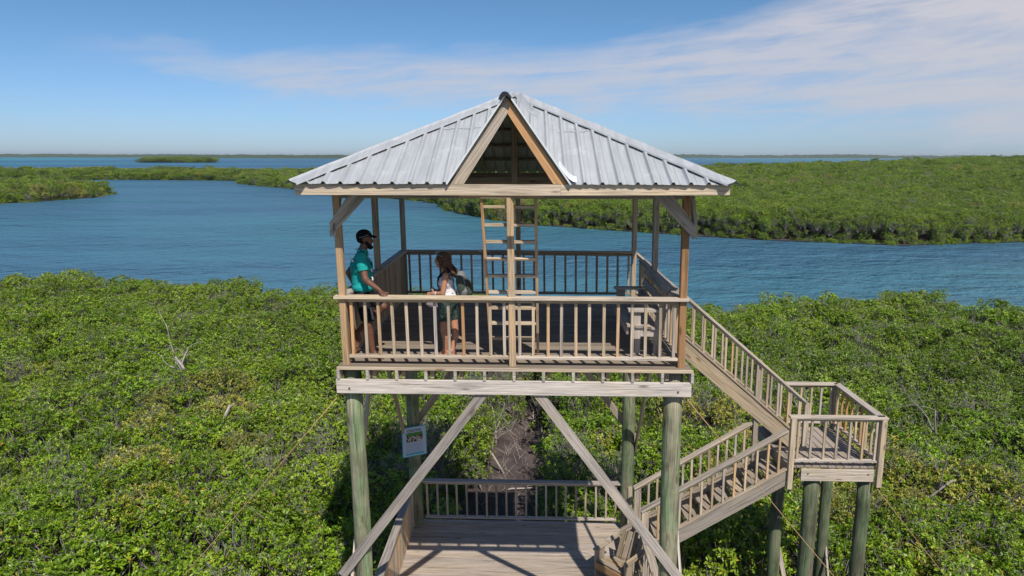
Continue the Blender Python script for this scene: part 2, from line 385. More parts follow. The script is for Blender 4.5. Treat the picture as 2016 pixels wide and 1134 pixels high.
def unit(a): return a / np.maximum(np.linalg.norm(a, axis=-1, keepdims=True), 1e-9)
def leaf_quads(C, Dv, Nv, L, W):
    """four-cornered leaves, base at C, along Dv, facing Nv, creased along the middle; returns verts and triangles"""
    S = unit(np.cross(Dv, Nv)); up = np.cross(S, Dv)
    tip = C + Dv * L[:, None] - up * (L * .12)[:, None]; mid = C + Dv * (L * .52)[:, None]
    a = mid + S * (W * .5)[:, None] + up * (W * .14)[:, None]; c = mid - S * (W * .5)[:, None] + up * (W * .14)[:, None]
    n = len(C); V = np.stack([C, a, tip, c], 1).reshape(-1, 3); i = np.arange(n) * 4
    F = np.concatenate([np.stack([i, i + 1, i + 2], 1), np.stack([i, i + 2, i + 3], 1)], 0)
    return V, F
def tubes_np(segs):
    """thin three-sided branches: list of (p0, p1, r0, r1)"""
    V = []; F = []
    for p0, p1, r0, r1 in segs:
        p0 = np.array(p0, float); p1 = np.array(p1, float); a = unit(p1 - p0); x = np.cross(a, [0.3, 0.2, 1.0]); x = unit(x); y = np.cross(a, x); b = len(V)
        for p, r in ((p0, r0), (p1, r1)):
            for k in range(3):
                t = k * 2.0944; V.append(p + (x * math.cos(t) + y * math.sin(t)) * r)
        for k in range(3):
            j = (k + 1) % 3; F.append([b + k, b + j, b + 3 + j]); F.append([b + k, b + 3 + j, b + 3 + k])
    return np.array(V), np.array(F)

def crown_mesh(seed, n_ros=250, per=8, ll=.105, lw=.048, rad=1.0, dep=1.1, mats=None, twigs=70, clump=9, sparse=0.0, bare=0):
    r = np.random.default_rng(seed)
    # lumpy dome: several sub-domes give bulges and dark hollows
    cl = r.normal(size=(clump, 3)); cl[:, :2] *= .42 * rad; cl[:, 2] = -np.abs(r.normal(size=clump)) * .22 - .36 * rad
    cr = r.uniform(.34, .56, clump) * rad
    pts = []; nor = []
    while len(pts) < n_ros:
        i = r.integers(clump); d = unit(r.normal(size=3) + np.array([0, 0, .55])); p = cl[i] + d * cr[i] * r.uniform(.86, 1.06)
        if p[2] < -dep or p[2] > .12: continue
        if np.hypot(p[0], p[1]) > rad * 1.08: continue
        inside = (np.linalg.norm(cl - p, axis=1) < cr * .74).any()
        if inside and r.random() < .85: continue
        pts.append(p); nor.append(d)
    P = np.array(pts); N = unit(np.array(nor) + np.array([0, 0, .6]))
    C = []; Dv = []; Nv = []; L = []; W = []; Tn = []
    for p, n in zip(P, N):
        x = unit(np.cross(n, r.normal(size=3))); y = np.cross(n, x); base = r.uniform(.0, 1) ** 1.2
        k = per if r.random() > sparse else per // 2
        for j in range(k):
            t = 6.283 * (j / k) + r.uniform(-.4, .4); lift = r.uniform(.15, 1.1)
            d = unit((x * math.cos(t) + y * math.sin(t)) + n * lift); C.append(p + r.normal(size=3) * .018); Dv.append(d); Nv.append(n + r.normal(size=3) * .35)
            s = r.uniform(.75, 1.2); L.append(ll * s); W.append(lw * s); v = base * .60 + r.uniform(-.06, .34)
            if r.random() < .018: v = r.uniform(.94, 1)
            Tn.append(v)
    V, F = leaf_quads(np.array(C), unit(np.array(Dv)), unit(np.array(Nv)), np.array(L), np.array(W))
    tint = np.concatenate([np.array(Tn)] * 2); mi = np.zeros(len(F))
    segs = []
    root = np.array([0, 0, -dep - .5])
    for k in range(twigs):
        p = P[r.integers(len(P))]; q = root + (p - root) * r.uniform(.35, .6) + r.normal(size=3) * .1
        segs.append((q, p, .011, .005))
        if k % 3 == 0: segs.append((root + r.normal(size=3) * .05, q, .022, .011))
    for k in range(bare):
        p = P[r.integers(len(P))]; d = unit(r.normal(size=3) * .6 + np.array([0, 0, 1.0])); q = p + d * r.uniform(.08, .28)
        segs.append((p - d * .25, q, .009, .004))
        for e in range(3): segs.append((p + d * r.uniform(0, .1), q + r.normal(size=3) * .12, .006, .003))
    if segs:
        V2, F2 = tubes_np(segs); F = np.concatenate([F, F2 + len(V)]); V = np.concatenate([V, V2])
        mi = np.concatenate([mi, np.ones(len(F2))]); tint = np.concatenate([tint, np.zeros(len(F2))])
    return np_mesh('crown', V, F, mats, mi, tint)

CR = bpy.data.collections.new('crown_sources')
def src(name, me):
    o = bpy.data.objects.new(name, me); CR.objects.link(o); return o
for i in range(5): src('crown_a%d' % i, crown_mesh(10 + i, ll=.074 + .008 * i, lw=.034 + .0038 * i, n_ros=345 - 20 * i, mats=[LEAF, TWIG], bare=16))
for i in range(2): src('crown_b%d' % i, crown_mesh(30 + i, n_ros=280, per=8, ll=.080, lw=.036, mats=[OLIVE, TWIG], twigs=60, sparse=.2, bare=14))
src('crown_c0', crown_mesh(40, n_ros=90, per=6, ll=.09, lw=.04, mats=[LEAF, TWIG], twigs=110, bare=60))
# names sort as a0..a4, b0, b1, c0 -> index 0..7

def in_poly(x, y, poly):
    x = np.asarray(x); y = np.asarray(y); ins = np.zeros(x.shape, bool); n = len(poly); j = n - 1
    for i in range(n):
        xi, yi = poly[i]; xj, yj = poly[j]
        c = ((yi > y) != (yj > y)) & (x < (xj - xi) * (y - yi) / ((yj - yi) or 1e-9) + xi); ins ^= c; j = i
    return ins
def edge_dist(x, y, poly):
    d = np.full(np.shape(x), 1e9); n = len(poly)
    for i in range(n):
        a = np.array(poly[i]); b2 = np.array(poly[(i + 1) % n]); ab = b2 - a; L2 = (ab ** 2).sum() + 1e-9
        t = np.clip(((x - a[0]) * ab[0] + (y - a[1]) * ab[1]) / L2, 0, 1)
        d = np.minimum(d, np.hypot(x - a[0] - t * ab[0], y - a[1] - t * ab[1]))
    return d
_g = np.random.default_rng(3); _ph = _g.uniform(0, 6.283, (14, 2)); _dr = _g.uniform(0, 6.283, 14)
def wave(x, y, lam):
    s = 0
    for i in range(14):
        k = 6.283 / lam * (0.6 + i * .13); s = s + np.sin((x * math.cos(_dr[i]) + y * math.sin(_dr[i])) * k + _ph[i, 0]) / (1 + .12 * i)
    return s / 4.0

_gn = {}
def canopy(name, pos, rot, scl, idx, label, cat='mangrove canopy'):
    me = bpy.data.meshes.new(name); n = len(pos); me.vertices.add(n); me.vertices.foreach_set('co', np.asarray(pos, np.float32).ravel())
    for nm, ty, arr in (('c_rot', 'FLOAT_VECTOR', rot), ('c_scl', 'FLOAT_VECTOR', scl)):
        a = me.attributes.new(nm, ty, 'POINT'); a.data.foreach_set('vector', np.asarray(arr, np.float32).ravel())
    a = me.attributes.new('c_idx', 'INT', 'POINT'); a.data.foreach_set('value', np.asarray(idx, np.int32))
    me.update(); o = bpy.data.objects.new(name, me); COL.objects.link(o)
    if 'g' not in _gn:
        ng = bpy.data.node_groups.new('crowns_on_points', 'GeometryNodeTree')
        ng.interface.new_socket('Geometry', in_out='INPUT', socket_type='NodeSocketGeometry'); ng.interface.new_socket('Geometry', in_out='OUTPUT', socket_type='NodeSocketGeometry')
        N = ng.nodes; i_ = N.new('NodeGroupInput'); o_ = N.new('NodeGroupOutput'); ip = N.new('GeometryNodeInstanceOnPoints'); ci = N.new('GeometryNodeCollectionInfo')
        ci.inputs['Collection'].default_value = CR; ci.inputs['Separate Children'].default_value = True; ci.inputs['Reset Children'].default_value = True
        def na(nm, dt):
            q = N.new('GeometryNodeInputNamedAttribute'); q.data_type = dt; q.inputs[0].default_value = nm; return q.outputs[0]
        ip.inputs['Pick Instance'].default_value = True
        l = ng.links; l.new(i_.outputs[0], ip.inputs['Points']); l.new(ci.outputs[0], ip.inputs['Instance']); l.new(na('c_idx', 'INT'), ip.inputs['Instance Index'])
        e2r = N.new('FunctionNodeEulerToRotation'); l.new(na('c_rot', 'FLOAT_VECTOR'), e2r.inputs[0]); l.new(e2r.outputs[0], ip.inputs['Rotation'])
        l.new(na('c_scl', 'FLOAT_VECTOR'), ip.inputs['Scale']); l.new(ip.outputs[0], o_.inputs[0]); _gn['g'] = ng
    md = o.modifiers.new('crowns', 'NODES'); md.node_group = _gn['g']; md.show_viewport = False
    tag(o, label, cat, kind='stuff'); return o

CHL = [(-2.5, 11.0), (-2.0, 12.3), (-1.35, 15.6), (-1.05, 17.5), (-0.4, 20.2), (0.1, 23.4), (0.3, 25.6)]
CHR = [(0.85, 25.6), (0.9, 23.4), (1.0, 20.2), (0.95, 17.5), (0.9, 15.7), (0.85, 12.4), (0.9, 8.0), (-1.5, 6.0)]
channel = CHL + CHR
def near_points():
    g = np.random.default_rng(11); P = []
    step = .98; xs = np.arange(-59, 59, step); ys = np.arange(-12, 38.5, step * .9)
    X, Y = np.meshgrid(xs, ys); X = X + (np.arange(len(ys)) % 2)[:, None] * step / 2
    X = X.ravel() + g.uniform(-.34, .34, X.size); Y = Y.ravel() + g.uniform(-.34, .34, Y.size)
    k = np.abs(X - .24) < 16 + (Y + 9) * 1.15
    k &= in_poly(X, Y, near_land)
    X, Y = X[k], Y[k]
    hole = ((X > -3.3) & (X < 3.3) & (Y > -3.0) & (Y < 5.6)) | ((X > 3.2) & (X < 7.2) & (Y > 2.2) & (Y < 5.0)) | ((X > 1.5) & (X < 4.6) & (Y > 1.0) & (Y < 5.0))
    hole |= (np.abs(X) < 3.0) & (Y > -12) & (Y < 0)
    GX = CAM.x + (X - CAM.x) * 1.40; GY = CAM.y + (Y - CAM.y) * 1.40
    ch = in_poly(GX, GY, channel) | in_poly(X, Y, channel) | (edge_dist(X, Y, channel) < .35) | (edge_dist(GX, GY, channel) < .45)
    bad = hole | ch
    X, Y, dch = X[~bad], Y[~bad], np.minimum(edge_dist(X, Y, channel), edge_dist(GX, GY, channel))[~bad]
    Z = -5.45 + .34 * wave(X, Y, 7.5) + .26 * wave(Y + 40, X, 3.2) + g.uniform(-.36, .30, X.size) - np.where(g.random(X.size) < .08, .7, 0)
    ed = edge_dist(X, Y, [p for p in near_land]); shore = ed < 1.7
    Z -= np.where(Y < 3, .25, 0)
    pos = np.stack([X, Y, Z], 1); s = g.uniform(.62, 1.18, X.size); sz = s * g.uniform(.9, 1.25, X.size)
    n = X.size; idx = g.integers(0, 5, n)
    pm = wave(X + 13, Y - 7, 11.0) + g.normal(0, .28, n)
    idx = np.where(pm + np.where(Y < 12, .35, 0) > 1.05, g.integers(5, 7, n), idx)
    pt = wave(X - 33, Y + 17, 8.0) + g.normal(0, .45, n); idx = np.where((pt > 1.35), 7, idx)
    idx = np.where(g.random(n) < .025, 7, idx)
    near_t = (dch < 2.2) & (X < .3) & (g.random(n) < .5); idx = np.where(near_t, 7, idx)
    rot = np.stack([g.uniform(-.14, .14, n), g.uniform(-.14, .14, n), g.uniform(0, 6.283, n)], 1)
    scl = np.stack([s, s, sz], 1)
    # skirts where the canopy ends: shore, channel and round the tower
    near_hole = ((X > -4.6) & (X < 8.4) & (Y > -4) & (Y < 6.9))
    sk = shore | (dch < 1.5) | near_hole
    out = [pos]; ro = [rot]; sc = [scl]; ix = [idx]
    for dz in (-1.15, -2.3):
        q = pos[sk].copy(); q[:, 2] += dz; q[:, :2] += g.uniform(-.3, .3, (len(q), 2)); out.append(q); ro.append(rot[sk] + np.array([0, 0, 1.7])); sc.append(scl[sk]); ix.append(np.where(g.random(len(q)) < .3, 7, g.integers(0, 5, len(q))))
    return np.concatenate(out), np.concatenate(ro), np.concatenate(sc), np.concatenate(ix)
P_, R_, S_, I_ = near_points()
canopy('mangrove_canopy', P_, R_, S_, I_, 'dense green mangrove canopy growing all round the foot of the wooden tower')

def far_points(poly, top, seed, ratio, rmin, rmax, zs=1.0, halfw=1.5, skirt=True):
    g = np.random.default_rng(seed); out = []; dd = rmin
    while dd < rmax:
        s = dd * ratio; nx = int(2 * halfw * dd / s); x = CAM.x + (np.arange(nx) - nx / 2) * s + g.uniform(-.4, .4, nx) * s
        y = np.full(nx, CAM.y + dd) + g.uniform(-.4, .4, nx) * s; k = in_poly(x, y, poly); x, y = x[k], y[k]
        if len(x):
            z = top(x, y) + s * .10 * wave(x, y, s * 5) + g.uniform(-.42, .42, len(x)) * min(s, 2.2) + np.where(g.random(len(x)) < .06, g.uniform(.4, 1.5, len(x)) * min(s / 2.5, 1.2), 0)
            sc = np.full(len(x), s * .86) * g.uniform(.62, 1.45, len(x)); szz = np.minimum(sc * 1.0, 2.0 * zs) * g.uniform(.8, 1.3, len(x))
            ed = edge_dist(x, y, poly)
            out.append(np.stack([x, y, z, sc, szz, ed, np.full(len(x), s)], 1))
        dd += s * .80
    A = np.concatenate(out); ed = A[:, 5]; s_ = A[:, 6]
    # the canopy comes down towards the shore
    A[:, 2] -= np.clip(1 - ed / (s_ * 2.0), 0, 1) * 1.1
    sk = A[ed < s_ * 1.6]
    if skirt and len(sk):
        for dz in (-1.1, -2.2, -3.2):
            q = sk[g.random(len(sk)) < .72].copy(); m_ = len(q); q[:, 2] = np.maximum(q[:, 2] + dz + g.uniform(-.5, .5, m_), WL + .45); q[:, 0] += g.uniform(-.6, .6, m_) * q[:, 6]; q[:, 1] += g.uniform(-.3, .5, m_) * q[:, 6]; q[:, 3] *= g.uniform(.6, .95, m_); q[:, 4] *= .75; A = np.concatenate([A, q])
    n = len(A); idx = g.integers(0, 5, n); pm = wave(A[:, 0], A[:, 1], 60) + g.normal(0, .5, n); idx = np.where(pm > 1.2, g.integers(5, 7, n), idx); idx = np.where(g.random(n) < .02, 7, idx)
    rot = np.stack([g.uniform(-.1, .1, n), g.uniform(-.1, .1, n), g.uniform(0, 6.283, n)], 1)
    return A[:, :3], rot, A[:, [3, 3, 4]], idx
def top_far(x, y):
    d = np.hypot(x - CAM.x, y - CAM.y); e = np.clip((x + 20) / 260, 0, 1.3) * np.clip((d - 120) / 280, 0, 1)
    return -5.1 - .8 * np.clip((-20 - x) / 60, 0, 1) + np.clip((d - 110) / 260, 0, 1) * .6 + e * 4.9 + .5 * wave(x, y, 90)
a4 = far_points(far_land, top_far, 21, 1 / 98, 92, 640)
canopy('far_shore_canopy', *a4, 'wide low mangrove forest covering the far shore across the channel', 'mangrove forest')
a4 = far_points(spit_land, lambda x, y: -5.5 + .4 * wave(x, y, 40), 22, 1 / 80, 150, 320)
canopy('spit_canopy', *a4, 'narrow mangrove spit reaching into the bay from the left edge', 'mangrove spit')
a4 = far_points(isle_land, lambda x, y: -1.6 + .8 * wave(x, y, 60), 23, 1 / 110, 1090, 1190, zs=2)
canopy('island_canopy', *a4, 'small oval mangrove island in the open water near the horizon', 'mangrove island')

# distant low coasts on the horizon
FARL = simple('distant_coast_scrub', (.045, .075, .035), .9, 0, .45, .02)
def coast(name, x0, x1, y, hgt, seed):
    g = np.random.default_rng(seed); n = 420; xs = np.linspace(x0, x1, n); V = []; F = []
    hh = hgt * (.45 + .35 * np.abs(wave(xs, xs * 0 + seed, (x1 - x0) / 7)) + .22 * g.random(n)); tp = np.minimum(1, np.minimum(np.arange(n), np.arange(n)[::-1]) / 25)
    dy = wave(xs, xs * 0 + 5, (x1 - x0) / 3) * 90
    for i in range(n):
        for t, k in ((0, 0), (.25, .75), (.5, 1), (1, 0)): V.append((xs[i], y + dy[i] + t * 420, WL + .05 + hh[i] * k * tp[i]))
    for i in range(n - 1):
        for k in range(3): F.append([i * 4 + k, (i + 1) * 4 + k, (i + 1) * 4 + k + 1, i * 4 + k + 1])
    me = bpy.data.meshes.new(name); me.from_pydata(V, [], F); me.materials.append(FARL); me.update()
    o = bpy.data.objects.new(name, me); COL.objects.link(o); return tag(o, kind='structure')
coast('coast', -4200, -700, 3300, 17, 1); coast('coast', -6500, 1200, 5600, 26, 2)
coast('coast', 600, 7500, 5200, 30, 3); coast('coast', -900, 2600, 7600, 26, 4)
coast('coast', -1450, -560, 2600, 15, 5)

# ------------------------------------------------------------------ the tower
W2 = 2.25; DP = 4.48; GZ = WL + .12
tower = empty('observation_tower', (0, 2.2, GZ), 'two storey weathered timber lookout tower with a ribbed metal roof and outside stairs', 'lookout tower')
def part(mb, name, mat=WOOD, parent=tower, label=None, **kw):
    o = mb.build(name, mat, None, **kw); o.parent = parent
    # parts keep their world coordinates: only a thing's own Empty carries a placement
    if parent.parent is None: o.matrix_parent_inverse = Matrix.Translation(-Vector(parent.location))
    if label: o['label'] = label
    return o

# posts of the upper storey
for (x, y, z0, t) in ((-W2, 0, -.02, (1.05, .8)), (0, 0, -.02, (1.05, .9)), (W2, 0, -.02, (.72, 1.0)), (-W2, 2.15, .96, (.8, .6)), (W2, 2.15, .96, (.75, .3)), (-W2, DP, 0, (.8, .55)), (0, DP, 0, (.7, .7)), (W2, DP, 0, (.85, .6))):
    mb = MB(); mb.board((x, y, z0), (x + rnd.uniform(-.008, .008), y, 2.36), .092, .092, hint=(0, 1, 0), tint=t, c=.008)
    part(mb, 'post', label='orange brown corner post' if (x > 2 and y == 0) else None)
# knee braces under the eaves
def knee(cx, cy, dx, dy, s=1.0, tint=(.95, .3)):
    # board lying in the vertical plane of (dx, dy), its foot cut plumb just outside the post
    a = Vector((dx, dy, 0)); o = Vector((cx, cy, 0))
    pts = [o - a * .09 + Vector((0, 0, 1.74)), o + a * .44 * s + Vector((0, 0, 2.30)), o + a * .22 * s + Vector((0, 0, 2.34)), o - a * .09 + Vector((0, 0, 1.92))]
    mb = MB(); mb.prism(pts, a.cross(Vector((0, 0, 1))) * .04, (a * .7 + Vector((0, 0, .7))), tint); part(mb, 'knee_brace')
knee(-W2, -.05, 1, 0, 1.0); 
knee(W2, -.09, -1, 0, 1.0)
knee(-W2 - .05, 0, 0, 1, .8); knee(W2 + .09, 0, 0, 1, .8)
for sx in (-1, 1):
    for (dx, dy) in ((-sx, 0), (0, -1)):
        o_ = Vector((sx * W2 + (0 if dx else sx * .05), DP + (.05 if dx else 0), 0)); a_ = Vector((dx, dy, 0))
        mb = MB(); mb.prism([o_ + Vector((0, 0, 2.02)) - a_ * .04, o_ + a_ * .22 + Vector((0, 0, 2.32)), o_ + Vector((0, 0, 2.36)) - a_ * .04], a_.cross(Vector((0, 0, 1))) * .035, a_ + Vector((0, 0, 1)), (.6, .5)); part(mb, 'knee_brace')

# roof
EZ = 2.46; RX0, RX1, RY0, RY1 = -2.60, 2.645, -.62, 5.08; AX, AY, AZ = .02, 2.24, 3.72
DH, DZ = .70, 3.44                        # dormer half width at the eaves, ridge height
def pan(mb, ux, n_org, right, upslope, height, width_at, start_at, tint=(1, 0)):
    """one ribbed slope: strips run from the eaves to the hips"""
    prof = []
    u = -ux
    while u < ux + 1e-6:
        for d, z in ((0, 0), (.045, 0), (.052, .006), (.060, 0), (.135, 0), (.142, .006), (.146, 0), (.164, .032), (.188, .032)):
            if u + d < ux: prof.append((u + d, z))
        u += .208
    prof.append((ux, 0)); nrm = right.cross(upslope).normalized()
    for i in range(len(prof) - 1):
        (u0, z0), (u1, z1) = prof[i], prof[i + 1]
        s0, e0, s1, e1 = start_at(u0), width_at(u0), start_at(u1), width_at(u1)
        if e0 - s0 < 1e-3 and e1 - s1 < 1e-3: continue
        s0 = min(s0, e0); s1 = min(s1, e1); b_ = len(mb.v)
        for uu, zz, t in ((u0, z0, s0), (u1, z1, s1), (u1, z1, e1), (u0, z0, e0)):
            jit = .006 * math.sin(uu * 31) if t < .01 else 0
            mb.v.append(tuple(n_org + right * uu + upslope * (t - jit) + nrm * zz))
        mb.face([b_, b_ + 1, b_ + 2, b_ + 3], [(0, 0)] * 4, (1, 0, 0, 1))
roofmb = MB()
LS = (AY - RY0); hf = 2.6225
def front_start(u):
    a = abs(u - (0 - .02) + 0) if True else 0
    return max(0.0, (LSF) * (1 - a / DH) * ((DZ - EZ) / (AZ - EZ))) if a < DH else -.035
LSF = math.hypot(AY - RY0, AZ - EZ)
cxr = (RX0 + RX1) / 2
pan(roofmb, hf, Vector((cxr, RY0, EZ)), Vector((1, 0, 0)), Vector((0, AY - RY0, AZ - EZ)).normalized(), 1, lambda u: LSF * (1 - abs(u) / hf), front_start)
pan(roofmb, hf, Vector((cxr, RY1, EZ)), Vector((-1, 0, 0)), Vector((0, -(RY1 - AY), AZ - EZ)).normalized(), 1, lambda u: math.hypot(RY1 - AY, AZ - EZ) * (1 - abs(u) / hf), lambda u: -.035)
hy = (RY1 - RY0) / 2; cyr = (RY0 + RY1) / 2
LSS = math.hypot(hf, AZ - EZ)
pan(roofmb, hy, Vector((RX0, cyr, EZ)), Vector((0, -1, 0)), Vector((hf, 0, AZ - EZ)).normalized(), 1, lambda u: LSS * (1 - abs(u) / hy), lambda u: -.035)
pan(roofmb, hy, Vector((RX1, cyr, EZ)), Vector((0, 1, 0)), Vector((-hf, 0, AZ - EZ)).normalized(), 1, lambda u: LSS * (1 - abs(u) / hy), lambda u: -.035)
roof = part(roofmb, 'roof', METAL, label='pale galvanised ribbed roof sheets')
for (u0, u1, t_) in ((-1.45, -.45, .52), (.62, 1.75, .50)):
    Uv = Vector((0, AY - RY0, AZ - EZ)).normalized(); Nv_ = Vector((1, 0, 0)).cross(Uv).normalized(); o0 = Vector((cxr, RY0, EZ)); mb = MB(); n = 12
    for i in range(n):
        ua, ub = u0 + (u1 - u0) * i / n, u0 + (u1 - u0) * (i + 1) / n; ta = LSF * t_ + .05 * math.sin(i * 1.9) * .3 + .10 * (ua - u0); q = lambda u, w: tuple(o0 + Vector((1, 0, 0)) * u + Uv * (ta + w) + Nv_ * .004)
        if LSF * (1 - abs(ua) / hf) > ta + .1: mb.prism([q(ua, 0), q(ub, 0), q(ub, .05), q(ua, .05)], Nv_ * .006, (1, 0, 0), (1, 0))
    part(mb, 'sheet_lap', METAL, roof)
apex = Vector((AX, AY, AZ))
for (cx_, cy_) in ((RX0, RY0), (RX1, RY0), (RX0, RY1), (RX1, RY1)):
    mb = MB(); c0 = Vector((cx_, cy_, EZ)); d = apex - c0; L = d.length; d.normalize()
    n = 14
    sx_, sy_ = (1 if cx_ < 0 else -1), (1 if cy_ < 1 else -1)
    ix = (Vector((hf, 0, AZ - EZ)).normalized() if False else None)
    # flange directions: across the hip, lying on each neighbouring slope
    nf = Vector((0, -sy_ * (AZ - EZ), AY - RY0)).normalized(); ns = Vector((-sx_ * (AZ - EZ), 0, hf)).normalized()
    ff = d.cross(nf).normalized(); ff = ff if ff.x * sx_ > 0 else -ff
    fs = d.cross(ns).normalized(); fs = fs if fs.y * sy_ > 0 else -fs
    rows = []
    for i in range(n + 1):
        t = i / n; wob = .004 * math.sin(i * 2.3 + cx_); p = c0 + d * (L * t - .05) + Vector((0, 0, .055 + wob))
        w = .165 if t < .97 else .165 - (t - .97) * 2
        rows.append([p + ff * w - nf * .022, p + ff * (w - .012) - nf * .004, p + ff * .03 - nf * .012, p, p + fs * .03 - ns * .012, p + fs * (w - .012) - ns * .004, p + fs * w - ns * .022])
    b_ = 0
    for r_ in rows:
        for q in r_: mb.v.append(tuple(q))
    for i in range(n):
        for k in range(6):
            mb.face([i * 7 + k, i * 7 + k + 1, (i + 1) * 7 + k + 1, (i + 1) * 7 + k], [(0, 0)] * 4, (1.1, 0, 0, 1))
    part(mb, 'hip_cap', METAL, roof)
# torn overlap line in one hip cap
# eaves boards
def fas(p0, p1, tint, th=.036, hh=.135):
    p0 = Vector(p0); p1 = Vector(p1); mb = MB(); mb.board(p0, p1, th, hh, tint=tint, c=.005); part(mb, 'eaves_board', parent=roof)
fy = RY0 + .03
fas((RX0 + .02, fy, 2.375), (.62, fy, 2.375), (1.12, .45)); fas((.622, fy, 2.377), (RX1 - .02, fy, 2.39), (1.2, .35))
fas((RX0 + .02, RY1 - .03, 2.375), (RX1 - .02, RY1 - .03, 2.385), (.8, .4))
fas((RX0 + .03, fy + .02, 2.375), (RX0 + .03, RY1 - .05, 2.375), (.9, .4)); fas((RX1 - .03, fy + .02, 2.388), (RX1 - .03, RY1 - .05, 2.385), (.9, .4))
mb = MB(); mb.board((-.60, fy + .045, 2.298), (.42, fy + .045, 2.298), .05, .03, tint=(1, .95)); part(mb, 'eaves_strip', parent=roof)
# dormer
dr = MB(); oh = .05
for s_ in (-1, 1):
    A_ = Vector((s_ * (DH + .03), RY0 - oh, EZ - .02)); B_ = Vector((0, RY0 - oh, DZ + .045)); C_ = Vector((0, RY0 + (AY - RY0) * (DZ - EZ) / (AZ - EZ) + .1, DZ + .045)); Dd = Vector((s_ * (DH + .02), RY0 + .02, EZ - .0))
    nrm = (B_ - A_).cross(C_ - A_).normalized(); nrm = nrm if nrm.z > 0 else -nrm
    dr.prism([A_, B_, C_, Dd], nrm * .018, (0, 1, 0), (1, 0))
part(dr, 'dormer_roof', METAL_EDGE, roof)
rk = MB(); _c = [(x * .66, z * .66 + .004) for x, z in ((-.125, -.035), (-.095, .035), (-.055, .085), (-.01, .097), (.035, .085), (.07, .04), (.105, -.01), (.085, -.03), (.045, .005), (0, .03), (-.04, .01), (-.10, -.05))]
rk.prism([(x - .02, RY0 - .085, DZ + z) for x, z in _c], (.01, .10, .004), (0, 1, 0), (1, 0)); rk.prism([(x * .8 - .01, RY0 + .02, DZ + z * .9) for x, z in _c], (.02, 1.5, 0), (0, 1, 0), (1, 0)); part(rk, 'ridge_cap', TAR, roof)
# bent flashing beside the peak
fl = MB(); pts = [(.10, 3.45), (.16, 3.38), (.22, 3.30), (.26, 3.26), (.33, 3.23)]
for i in range(4):
    (x0, z0), (x1, z1) = pts[i], pts[i + 1]; fl.prism([(x0, RY0 - .02, z0), (x1, RY0 - .03 + i * .01, z1), (x1 + .05, RY0 + .35, z1 + .06), (x0 + .05, RY0 + .35, z0 + .08)], (.004, 0, .006), (1, 0, 0), (1, 0))
part(fl, 'flashing', METAL, roof)
# curled lower flashing at the right valley
fl = MB(); pts = [(.60, 2.66), (.66, 2.58), (.71, 2.52), (.76, 2.485), (.80, 2.475)]
for i in range(4):
    (x0, z0), (x1, z1) = pts[i], pts[i + 1]; fl.prism([(x0, RY0 - .05, z0), (x1, RY0 - .05, z1), (x1 + .012, RY0 - .04, z1 + .014), (x0 + .016, RY0 - .04, z0 + .012)], (0, .12, .05), (1, 0, 0), (1, 0))
part(fl, 'flashing', METAL_EDGE, roof)
# barge boards of the gable
for s_, tt in ((-1, (1.12, .5)), (1, (1.0, .95))):
    mb = MB(); y_ = RY0 + .012
    mb.prism([(s_ * .70, y_, 2.446), (0, y_, 3.44), (0, y_, 3.265), (s_ * .535, y_, 2.446)], (0, .036, 0), (s_ * -.70, 0, .99), tt); part(mb, 'gable_board', parent=roof)
# frame under the sheets
fr = MB(); fr.box(-2.3, 2.3, -.045, .045, 2.24, 2.38, 'x', (.7, .5)); fr.box(-2.3, 2.3, DP - .045, DP + .045, 2.24, 2.38, 'x', (.7, .5))
fr.box(-2.3, -2.21, .05, DP - .05, 2.24, 2.38, 'y', (.7, .5)); fr.box(2.21, 2.3, .05, DP - .05, 2.24, 2.38, 'y', (.7, .5)); fr.box(-2.2, 2.2, 2.2, 2.28, 2.26, 2.37, 'x', (.7, .6))
part(fr, 'top_plate', parent=roof)
rf = MB()
for s_ in (-1, 1):
    for u in (.65, 1.3, 1.95):
        rf.board((s_ * u, RY1 - .1, EZ - .02), (s_ * u, RY1 - (RY1 - AY) * (1 - u / hf) , EZ - .06 + (AZ - EZ) * (1 - u / hf)), .038, .10, tint=(.7, .5))
rf.board((0, RY1 - .1, EZ - .02), (0, AY, AZ - .09), .038, .12, tint=(.7, .5)); rf.board((0, AY, 2.3), (0, AY, AZ - .08), .09, .09, hint=(0, 1, 0), tint=(.8, .5))
for k, t in enumerate((.22, .42, .62, .8)):
    z_ = EZ + (AZ - EZ) * t - .035; w_ = hf * (1 - t); yb = RY1 - (RY1 - AY) * t
    rf.board((-w_, yb - .01, z_), (w_, yb - .01, z_), .09, .036, tint=(.7, .5))
    for s_ in (-1, 1): rf.board((s_ * w_, RY0 + (AY - RY0) * t + .3, z_), (s_ * w_, yb - .1, z_), .036, .09, tint=(.7, .5))
part(rf, 'rafters', parent=roof, label='rafters, purlins and king post under the metal sheets')

